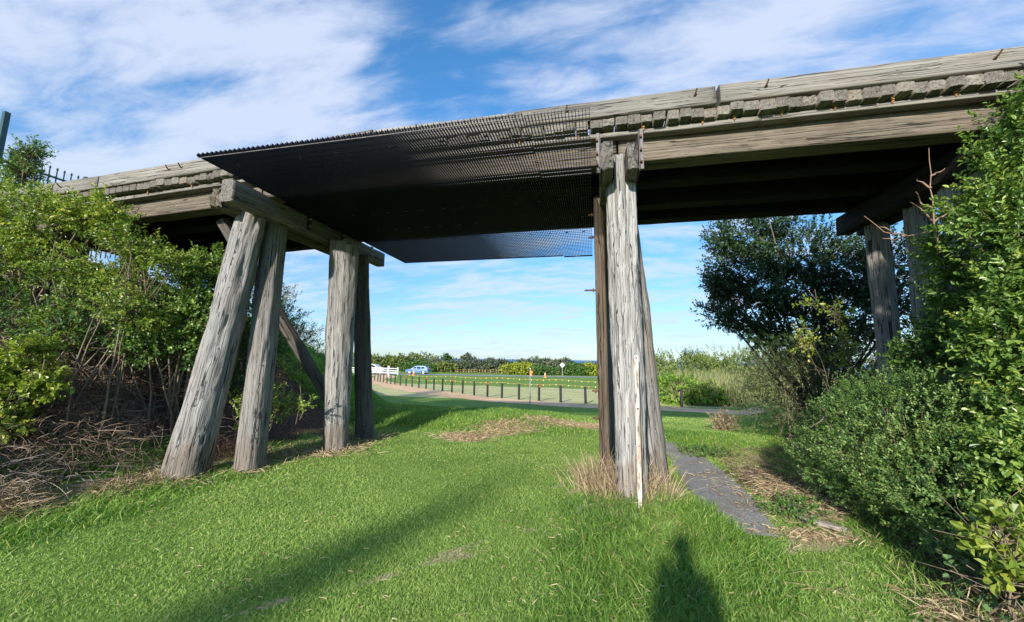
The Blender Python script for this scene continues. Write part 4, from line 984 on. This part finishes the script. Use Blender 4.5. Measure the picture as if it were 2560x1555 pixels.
# ------------------------------------------------------------------ distant scrub
def scrubline():
    items = [ # px centre, py top, depth, half width m, material, label
        (905, 876, 92, 3.6, L_SCRUB, 'dark rounded coastal tree at the left end of the far scrub line'),
        (940, 888, 88, 3.8, L_SCRUB, 'olive green scrub behind the white utility truck'),
        (975, 886, 94, 3.2, L_SCRUB, 'dome of scrub between the truck and the car'),
        (1002, 887, 92, 3.2, L_SCRUB, 'low dome of scrub just left of the blue car roof'),
        (1030, 882, 96, 4.2, L_SCRUB, 'tall olive scrub directly behind the blue car'),
        (1062, 882, 95, 4.6, L_SCRUB, 'tallest sunlit olive scrub behind the rear of the blue car'),
        (1045, 903, 84, 4.2, L_SHADE, 'darker green scrub close behind the blue car'),
        (1092, 897, 92, 3.0, L_SCRUBG, 'brownish scrub right of the blue car'),
        (1118, 884, 98, 1.7, L_SHADE, 'small windswept tree leaning right on the far skyline'),
        (1108, 905, 86, 3.2, L_SCRUB, 'mid green scrub below the windswept tree'),
        (1145, 899, 90, 4.0, L_SCRUBG, 'grey-brown scrub with bare pale trunks'),
        (1168, 884, 99, 2.3, L_SCRUBG, 'grey bare topped bush rising above the scrub line'),
        (1195, 899, 90, 3.6, L_SCRUBG, 'grey green scrub right of the bare trunks'),
        (1225, 896, 92, 4.0, L_SCRUBG, 'low dark grey scrub left of the sea gap'),
        (1252, 897, 90, 3.6, L_SCRUBG, 'rounded dark scrub at the edge of the left sea gap'),
        (1290, 908, 82, 3.4, L_YELLOW, 'bright yellow flowering bush left of the galvanised marker post'),
        (1312, 906, 83, 2.6, L_YELLOW, 'bright yellow bush partly behind the galvanised marker post'),
        (1303, 898, 95, 3.4, L_SCRUBG, 'dark scrub behind the bright yellow bush'),
        (1338, 893, 94, 3.4, L_SCRUBG, 'dark scrub crown right behind the galvanised marker post'),
        (1362, 895, 92, 3.2, L_SCRUBG, 'grey scrub above the right traffic cone'),
        (1348, 913, 82, 2.8, L_SHADE, 'green bush right of the marker post by the road'),
        (1390, 899, 90, 3.2, L_SCRUBG, 'grey green scrub left of the diamond sign'),
        (1412, 895, 92, 2.8, L_SCRUBG, 'dark topped scrub behind the diamond sign'),
        (1432, 908, 84, 3.4, L_SHADE, 'green bush right of the diamond sign'),
        (1468, 906, 86, 3.6, L_YELLOW, 'yellow tinged scrub left of the brown side post'),
        (1498, 906, 88, 3.6, L_SCRUBG, 'low brown scrub at the right end below the sea'),
        (1640, 897, 110, 7, L_SCRUB, 'far scrub above the reeds right of the front pile'),
        (1760, 893, 70, 7, L_SCRUB, 'far scrub mound above the reeds left of the dark tree'),
        (1900, 890, 70, 7, L_SCRUBG, 'far grey scrub glimpsed under the left side of the dark tree'),
        (2060, 888, 70, 8, L_SCRUB, 'far scrub glimpsed between the dark tree and the right piles'),
        (2250, 886, 70, 9, L_SCRUBG, 'far scrub glimpsed behind the right piles'),
    ]
    for i, (px, py, Y, hw, mt, lb) in enumerate(items):
        t = aty(px, py, Y); gr = gz(t[0], Y); h = t[2]-gr
        bl = []
        for k in range(5):
            dx = (-.7, -.35, .1, .4, .75)[k]*hw; hh = h*(1-.28*(abs(dx)/hw)**1.5)*RNG.uniform(.88, 1.0)
            bl.append((t[0]+dx, Y+RNG.uniform(-1, 1), gr+hh*.52, hw*.42, 1.5, hh*.50))
        bl.append((t[0], Y, gr+h*.52, hw*.4, 1.6, h*.49))
        tree = 'tree' in lb
        nm = 'coastal_tree' if tree else 'coastal_scrub'
        shrub(nm, lb, 'tree' if tree else 'shrub', bl, 520, 11, .36, .21, mt, (t[0], Y, gr), 8, .06, quad2=False, shell=.7, group='scrub along the far side of the road', tseed=30+i, twigL=(.3, .7), tbias=RNG.uniform(-.05, .18), partnames=('crown', 'trunk') if tree else ('foliage', 'branches'), bark=M_TBARK)
    # low hill of continuous scrub behind, right down to the shore
    n = 9000
    x = RNG.uniform(-130, 120, n); y = RNG.uniform(97, 128, n)
    P = np.stack([x, y, H(x, y)+RNG.uniform(.0, .8, n)*(1+.3*nz(x, y, .12, 3))], -1)
    me = leafmesh(P, nrmv(rvec(n)+np.array([0, -.4, .6])), rvec(n), .9, .6, np.clip(.4+.25*nz(x, y, .3, 2)+RNG.normal(0, .15, n), 0, 1), 'shore_scrub', False)
    stuff('shore_scrub', 'continuous low coastal scrub reaching down to the sea', 'scrub', me, L_SCRUBG)
scrubline()
# ------------------------------------------------------------------ bollards, flags, signs
def bollards():
    pts = [(210, 455), (240, 462), (263, 465), (293, 472), (325, 480), (360, 487), (400, 493), (450, 500), (503, 508), (560, 517), (623, 525), (690, 533), (763, 543), (843, 553), (931, 564), (1032, 577), (1139, 592), (1263, 606), (1398, 620), (1557, 633), (1745, 645), (1948, 658), (2180, 671)]
    refl = {4, 8, 11, 14, 17, 20}
    proto = None
    def mk(r_):
        R = empty('bollard', (0, 0, 0))
        mb = MB(); mb.box((0, 0, .44), (.11, .11, .92), bev=.018); mb.build('post', M_BLACKP, R)
        if r_:
            mb = MB(); mb.box((.0, -.057, .82), (.085, .012, .10), bev=.004); mb.build('reflector', M_RED, R)
        return R
    for i, (cx, cy) in enumerate(pts):
        px = 880+cx/3.733; py = 830+cy/3.733
        p = onground(px, py)
        r_ = i in refl; R = mk(r_); R.location = p; R.rotation_euler.z = .3+.02*i; R.rotation_euler.x = random.uniform(-.02, .02)
        n_ = len(pts)-i
        o_ = ['nearest', 'second', 'third', 'fourth', 'fifth', 'sixth', 'seventh', 'eighth', 'ninth', 'tenth', 'eleventh', 'twelfth', 'thirteenth', 'fourteenth', 'fifteenth', 'sixteenth', 'seventeenth', 'eighteenth', 'nineteenth', 'twentieth', 'twenty-first', 'twenty-second', 'farthest'][n_-1]
        tag(R, ('%s bollard %s, counting back along the sand path' % (o_, 'with red reflector' if r_ else 'without reflector')), 'bollard', 'black bollards along the sand path')
    R = mk(False); R.location = onground(1705, 1018)
    tag(R, 'lone black bollard standing in front of the bright green bush', 'bollard', 'black bollards along the sand path')
bollards()
def flags(name, label, a, b, hs, npost, pitch, fs, colour=0):
    R = empty(name, (float(a[0]), float(a[1]), gz(a[0], a[1]))); tag(R, label, 'bunting', 'flag bunting lines')
    a = np.array(a[:2], float); b = np.array(b[:2], float); o = np.array(R.location)
    for i in range(npost):
        p = a+(b-a)*i/(npost-1); z = gz(*p)
        mb = MB(); mb.tube([(p[0]-o[0], p[1]-o[1], z-.1-o[2]), (p[0]-o[0], p[1]-o[1], z+max(hs)+.12-o[2])], .022, 6)
        mb.build('stake', M_TBARK, R)
    L = np.linalg.norm(b-a); d = (b-a)/L
    fl = MB(); st = MB(); oc = MB()
    for h in hs:
        pts = []; n = int(L/pitch); seg = L/(npost-1)
        for i in range(n+1):
            s = L*i/n; u = (s % seg)/seg; p = a+d*s; z = gz(*p)+h-.10*4*u*(1-u)
            q = np.array([p[0], p[1], z])-o; pts.append(q)
            w = fs*.5; dd = np.array([d[0], d[1], 0])*w; tl = np.array([RNG.uniform(-.04, .04), RNG.uniform(-.06, .02), -fs*1.15])
            (fl if i % 2 else oc).add([q-dd, q+dd, q+tl, q-dd+[0, .006, 0], q+dd+[0, .006, 0], q+tl+[0, .006, 0]], [(0, 1, 2), (5, 4, 3), (0, 3, 4, 1), (1, 4, 5, 2), (2, 5, 3, 0)])
        st.tube(pts, .006, 4)
    st.build('rope', M_YEL, R); f1 = fl.build('flag', M_YEL, R); f2 = oc.build('flag', M_FLAG, R)
    for f in (f1, f2): f['kind'] = 'stuff'
pA, pB = onground(1011, 952), onground(1560, 974)
flags('flag_bunting', 'two low strings of small orange and yellow flags across the field', pA, pB, (.25, .72), 5, .62, .105)
flags('flag_bunting', 'dense strings of orange flags along the far side of the road', (-30, 79.5), (14, 88), (.55, .95), 12, .6, .15)
def signs():
    p = onground(1325, 1012); R = empty('marker_post', p); tag(R, 'thin galvanised post with an orange reflector near the sand path', 'post')
    mb = MB(); mb.tube([(0, 0, -.3), (0, 0, 1.78)], .026, 10); mb.build('pole', M_GALV, R)
    mb = MB(); mb.tube([(.05, -.035, 1.62), (.05, -.02, 1.62)], .075, 14); mb.tube([(.05, -.035, 1.49), (.05, -.02, 1.49)], .055, 14); mb.build('reflector', M_ORANGE, R)
    mb = MB(); mb.box((0, 0, 1.80), (.06, .06, .05), bev=.01); mb.build('cap', M_WHITE, R)
    p = onground(1406, 942); R = empty('road_sign', p); tag(R, 'grey back of a diamond road sign on a thin pole beside the road', 'road sign')
    mb = MB(); mb.tube([(0, 0, -.2), (0, 0, 2.6)], .04, 8); mb.build('pole', M_GALV, R)
    mb = MB(); q = .52; mb.prism([(0, 2.25-q), (q, 2.25), (0, 2.25+q), (-q, 2.25)], -.08, -.06); mb.build('sign_plate', M_GALV, R)
    for px, py, lb in ((1363, 943, 'orange traffic cone on the road left of the diamond sign'), (1034, 937, 'orange and white traffic cone in front of the blue car')):
        p = onground(px, py+1); R = empty('traffic_cone', p); tag(R, lb, 'traffic cone', 'traffic cones by the road')
        mb = MB(); mb.box((0, 0, .03), (.48, .48, .06), bev=.01); mb.tube([(0, 0, .06), (0, 0, .95)], [.21, .045], 14); mb.build('body', M_ORANGE, R)
        mb = MB(); mb.tube([(0, 0, .52), (0, 0, .76)], [.135, .088], 14); mb.build('white_band', M_WHITE, R)
signs()
def fences():
    # white rail fence
    a = onground(918, 942)[:2]; b = onground(996, 937)[:2]
    a = np.array([-46., 64.]); b = np.array([-35.6, 64.6])
    R = empty('rail_fence', (a[0], a[1], gz(*a))); tag(R, 'white painted post and rail fence in front of the white utility truck', 'fence'); o = np.array(R.location)
    n = 7
    for i in range(n):
        p = a+(b-a)*i/(n-1); z = gz(*p)
        mb = MB(); mb.box((p[0]-o[0], p[1]-o[1], z+.65-o[2]), (.17, .17, 1.5), bev=.02); mb.build('fence_post', M_WHITE, R)
    ang = math.atan2(b[1]-a[1], b[0]-a[0]); Rm = Matrix.Rotation(ang, 3, 'Z'); c = (a+b)/2; L = np.linalg.norm(b-a)
    for h in (.35, .75, 1.15):
        mb = MB(); mb.box((c[0]-o[0], c[1]-o[1]-.1, gz(*c)+h-o[2]), (L, .045, .15), Rm, .008); mb.build('rail', M_WHITE, R)
    p = onground(971, 943); R = empty('white_post', p); tag(R, 'thick white post standing forward of the white rail fence', 'post')
    mb = MB(); mb.box((0, 0, .75), (.26, .26, 1.7), bev=.03); mb.build('post', M_WHITE, R); mb = MB(); mb.box((0, 0, 1.63), (.32, .32, .06), bev=.01); mb.build('cap', M_WHITE, R)
    # green picket fence on the left bank
    R = empty('picket_fence', (-12.5, 6.4, 4.1)); tag(R, 'dark green steel picket fence on top of the left bank behind the bushes', 'fence'); o = np.array(R.location)
    zt = 5.92
    def run(p, q, n):
        p = np.array(p); q = np.array(q); d = (q-p)/np.linalg.norm(q-p); L = np.linalg.norm(q-p)
        for i in range(n):
            c = p+(q-p)*i/(n-1)-o[:2]
            mb = MB(); mb.tube([(c[0], c[1], 3.9-o[2]), (c[0], c[1], zt-.03-o[2]), (c[0], c[1], zt+.05-o[2])], [.0125, .0125, .004], 6); mb.tube([(c[0], c[1], zt+.01-o[2]), (c[0], c[1], zt+.07-o[2])], [.022, .012], 6); mb.build('picket', M_FENCE, R)
        for z in (zt-.18, 4.35):
            mb = MB(); mb.box(((p+q)[0]/2-o[0], (p+q)[1]/2-o[1], z-o[2]), (L, .03, .04), Matrix.Rotation(math.atan2(d[1], d[0]), 3, 'Z')); mb.build('rail', M_FENCE, R)
    run((-12.5, 4.0), (-12.5, 6.5), 21); run((-12.45, 6.55), (-8.4, 6.9), 30)
    for (x, y, t, w) in ((-12.5, 5.30, 6.02, .07), (-12.5, 6.52, 6.02, .08), (-12.42, 5.06, 6.78, .09), (-11.0, 6.67, 6.0, .06)):
        mb = MB(); mb.box((x-o[0], y-o[1], (t+3.9)/2-o[2]), (w, w, t-3.9), bev=.004); mb.build('fence_post', M_FENCE, R)
fences()
# ------------------------------------------------------------------ vehicles
def wheel(R, x, y, r_=.35, w=.22):
    s = 1 if y > 0 else -1
    mb = MB(); mb.tube([(x, y-w/2, r_), (x, y-w/2+.03, r_), (x, y+w/2-.03, r_), (x, y+w/2, r_)], [r_*.9, r_, r_, r_*.9], 28); wh = mb.build('wheel', M_TYRE, R, True)
    mb = MB()
    yy = y+s*(w/2)
    mb.tube([(x, yy-s*.01, r_), (x, yy+s*.008, r_)], [r_*.68, r_*.66], 24)
    for k in range(5):
        a = k*2*math.pi/5; mb.box((x+math.cos(a)*r_*.33, yy+s*.012, r_+math.sin(a)*r_*.33), (r_*.6, .016, .06), Matrix.Rotation(-a, 3, 'Y'))
    mb.build('rim', M_ALLOY, wh)
def loft(name, secs, mat, R, smooth=True):
    """secs: list of (y_halfwidth scale profile) body as stacked side outlines from y=-w to w"""
    mb = MB(); n = len(secs[0]); V = [p for s in secs for p in s]
    F = [(i*n+j, i*n+(j+1) % n, (i+1)*n+(j+1) % n, (i+1)*n+j) for i in range(len(secs)-1) for j in range(n)]+[tuple(range(n-1, -1, -1)), tuple((len(secs)-1)*n+j for j in range(n))]
    mb.add(V, F); return mb.build(name, mat, R, smooth)
def suv():
    c = onground(1039, 935.5)
    R = empty('parked_car', (c[0], c[1]+1, gz(c[0], c[1]+1)+.03)); R.rotation_euler.z = math.radians(8)
    tag(R, 'blue five door car parked side-on beyond the white fence facing left', 'car')
    arch = lambda cx, r_: [(cx+r_*math.cos(a), .34+r_*math.sin(a)) for a in np.linspace(0, math.pi, 9)]
    lo = [(2.3, .30)]+[(2.3, .55)]
    prof = [(-2.32, .40), (-2.35, .62), (-2.28, .86), (-1.75, .98), (-1.15, 1.06), (-.35, 1.56), (.2, 1.63), (1.2, 1.62), (1.75, 1.52), (2.15, 1.08), (2.32, .98), (2.36, .62), (2.3, .36)]
    prof += [(1.78, .28)]+[(1.38+.40*math.cos(a), .33+.40*math.sin(a)) for a in np.linspace(.15, math.pi-.15, 7)]+[(.9, .24), (-.95, .24)]+[(-1.42+.40*math.cos(a), .33+.40*math.sin(a)) for a in np.linspace(.15, math.pi-.15, 7)]+[(-1.9, .30)]
    def sec(y, inset, zin):
        out = []
        for x, z in prof:
            k = max(0, (z-1.0)/.63)
            out.append((x*(1-.02*inset), y*(1-.20*k), z-(zin*.04 if z > .9 else 0)))
        return out
    loft('body', [sec(-.93, 1, 1), sec(-.90, 0, 0), sec(0, 0, -1), sec(.90, 0, 0), sec(.93, 1, 1)], M_BLUECAR, R, False)
    for s in (-1, 1):
        for w_ in ([(-.95, 1.07), (-.38, 1.46), (-.10, 1.50), (-.10, 1.05)], [(-.03, 1.05), (-.03, 1.51), (.78, 1.52), (.84, 1.04)], [(.91, 1.04), (.86, 1.52), (1.50, 1.46), (1.78, 1.10)]):
            mb = MB(); V = [(x, s*(.935-.186*max(0, (z-1.0)/.63)), z) for x, z in w_]+[(x, s*(.90-.186*max(0, (z-1.0)/.63)), z) for x, z in w_]
            mb.add(V, [(0, 1, 2, 3), (7, 6, 5, 4), (0, 4, 5, 1), (1, 5, 6, 2), (2, 6, 7, 3), (3, 7, 4, 0)]); mb.build('side_window', M_GLASS, R)
        wheel(R, -1.42, s*.82); wheel(R, 1.38, s*.82)
        mb = MB(); mb.box((-2.12, s*.72, .80), (.28, .3, .12), bev=.03); mb.build('headlight', M_ALLOY, R)
        mb = MB(); mb.box((2.27, s*.72, .98), (.16, .3, .14), bev=.03); mb.build('tail_light', M_RED, R)
    mb = MB(); mb.add([(-1.20, -.70, 1.08), (-.42, -.62, 1.55), (-.42, .62, 1.55), (-1.20, .70, 1.08)], [(0, 1, 2, 3)]); mb.build('windscreen', M_GLASS, R)
suv()
def ute():
    x = -43.0; y = 68.2
    R = empty('utility_truck', (x, y, gz(x, y)+.03)); R.rotation_euler.z = math.radians(183)
    tag(R, 'white double cab utility truck parked behind the white rail fence', 'pickup truck')
    def sidebox(name, prof, w, mat, tz=1.1, tw=.16):
        secs = [[(a, y_*(1-tw*max(0, (z-tz)/.7)), z) for a, z in prof] for y_ in (-w, w)]
        return loft(name, secs, mat, R, False)
    # local: front at -x
    sidebox('body', [(-2.6, .45), (-2.62, .95), (-2.4, 1.08), (-1.35, 1.18), (-.62, 1.80), (.95, 1.80), (1.15, 1.15), (1.15, .45)], .9, M_WHITE)
    sidebox('tray', [(1.2, .60), (1.2, 1.18), (2.7, 1.18), (2.7, .60)], .9, M_WHITE)
    for s in (-1, 1):
        for w_ in ([(-1.1, 1.22), (-.58, 1.68), (.08, 1.70), (.08, 1.2)], [(.18, 1.2), (.18, 1.70), (.85, 1.68), (.95, 1.2)]):
            mb = MB(); V = [(a, s*(.91-.144*max(0, (z-1.1)/.7)), z) for a, z in w_]+[(a, s*(.87-.144*max(0, (z-1.1)/.7)), z) for a, z in w_]
            mb.add(V, [(0, 1, 2, 3), (7, 6, 5, 4), (0, 4, 5, 1), (1, 5, 6, 2), (2, 6, 7, 3), (3, 7, 4, 0)]); mb.build('side_window', M_GLASS, R)
        wheel(R, -1.7, s*.8, .38); wheel(R, 1.75, s*.8, .38)
ute()
# ------------------------------------------------------------------ things behind the camera whose shadows fall in the picture
def photographer():
    J = {k_: (v_[0]*1.05+.04, v_[1], v_[2]*1.03) for k_, v_ in {'pel': (0, -.42, .92), 'bel': (0, -.42, 1.10), 'che': (0, -.42, 1.30), 'nek': (0, -.41, 1.46), 'hd0': (0, -.40, 1.56), 'hd1': (0, -.39, 1.70),
         'sl': (-.14, -.42, 1.38), 'el': (-.17, -.30, 1.12), 'wl': (-.11, -.16, 1.36), 'hl': (-.07, -.12, 1.40),
         'sr': (.14, -.42, 1.38), 'er': (.17, -.30, 1.12), 'wr': (.11, -.16, 1.36), 'hr': (.07, -.12, 1.40),
         'pl': (-.10, -.42, .88), 'kl': (-.12, -.40, .48), 'al': (-.13, -.45, .08), 'tl': (-.15, -.28, .03),
         'pr': (.10, -.42, .88), 'kr': (.12, -.38, .48), 'ar': (.13, -.42, .08), 'tr': (.15, -.25, .03)}.items()}
    Rr = {'pel': .13, 'bel': .12, 'che': .13, 'nek': .06, 'hd0': .09, 'hd1': .11, 's': .075, 'e': .05, 'w': .035, 'h': .04, 'p': .11, 'k': .07, 'a': .05, 't': .045}
    names = list(J); E = [('pel', 'bel'), ('bel', 'che'), ('che', 'nek'), ('nek', 'hd0'), ('hd0', 'hd1')]
    for s in 'lr': E += [('che', 's'+s), ('s'+s, 'e'+s), ('e'+s, 'w'+s), ('w'+s, 'h'+s), ('pel', 'p'+s), ('p'+s, 'k'+s), ('k'+s, 'a'+s), ('a'+s, 't'+s)]
    me = bpy.data.meshes.new('person'); me.from_pydata([J[n_] for n_ in names], [(names.index(a), names.index(b)) for a, b in E], [])
    o = link('person', me, M_CLOTH); tag(o, 'person in dark clothes taking the picture, known by the shadow on the grass', 'person')
    md = o.modifiers.new('skin', 'SKIN'); 
    for i, n_ in enumerate(names):
        r_ = Rr.get(n_, Rr.get(n_[0], .05)); me.skin_vertices[0].data[i].radius = (r_, r_)
    me.skin_vertices[0].data[0].use_root = True
    o.modifiers.new('sub', 'SUBSURF').levels = 1
photographer()
def behind_tree():
    # tall thin conifer behind the viewer; its leaning tip throws the long soft shadow on the lawn
    tip = np.array([-1.16, 5.22, 0])-SUN*(7.0/abs(SUN[2])); low = np.array([-2.42, 2.0, 0.])-SUN*(5.6/abs(SUN[2]))
    low2 = low+(low-tip)*.9
    bl = []
    for k in range(7):
        t = k/6; p = tip*(1-t)+low2*t; r_ = .05+.27*t; bl.append((p[0], p[1], p[2]-.1, r_, r_*.8, .35))
    gx, gy = low2[0], low2[1]
    shrub('leaning_conifer', 'tall narrow conifer standing behind the viewer, known by its long shadow on the lawn', 'tree', bl, 620, 12, .10, .04, L_DARK, (gx, gy, gz(gx, gy)), 14, .08, quad2=False, shell=.2, tseed=60, twigL=(.1, .25), partnames=('crown', 'trunk'))
behind_tree()
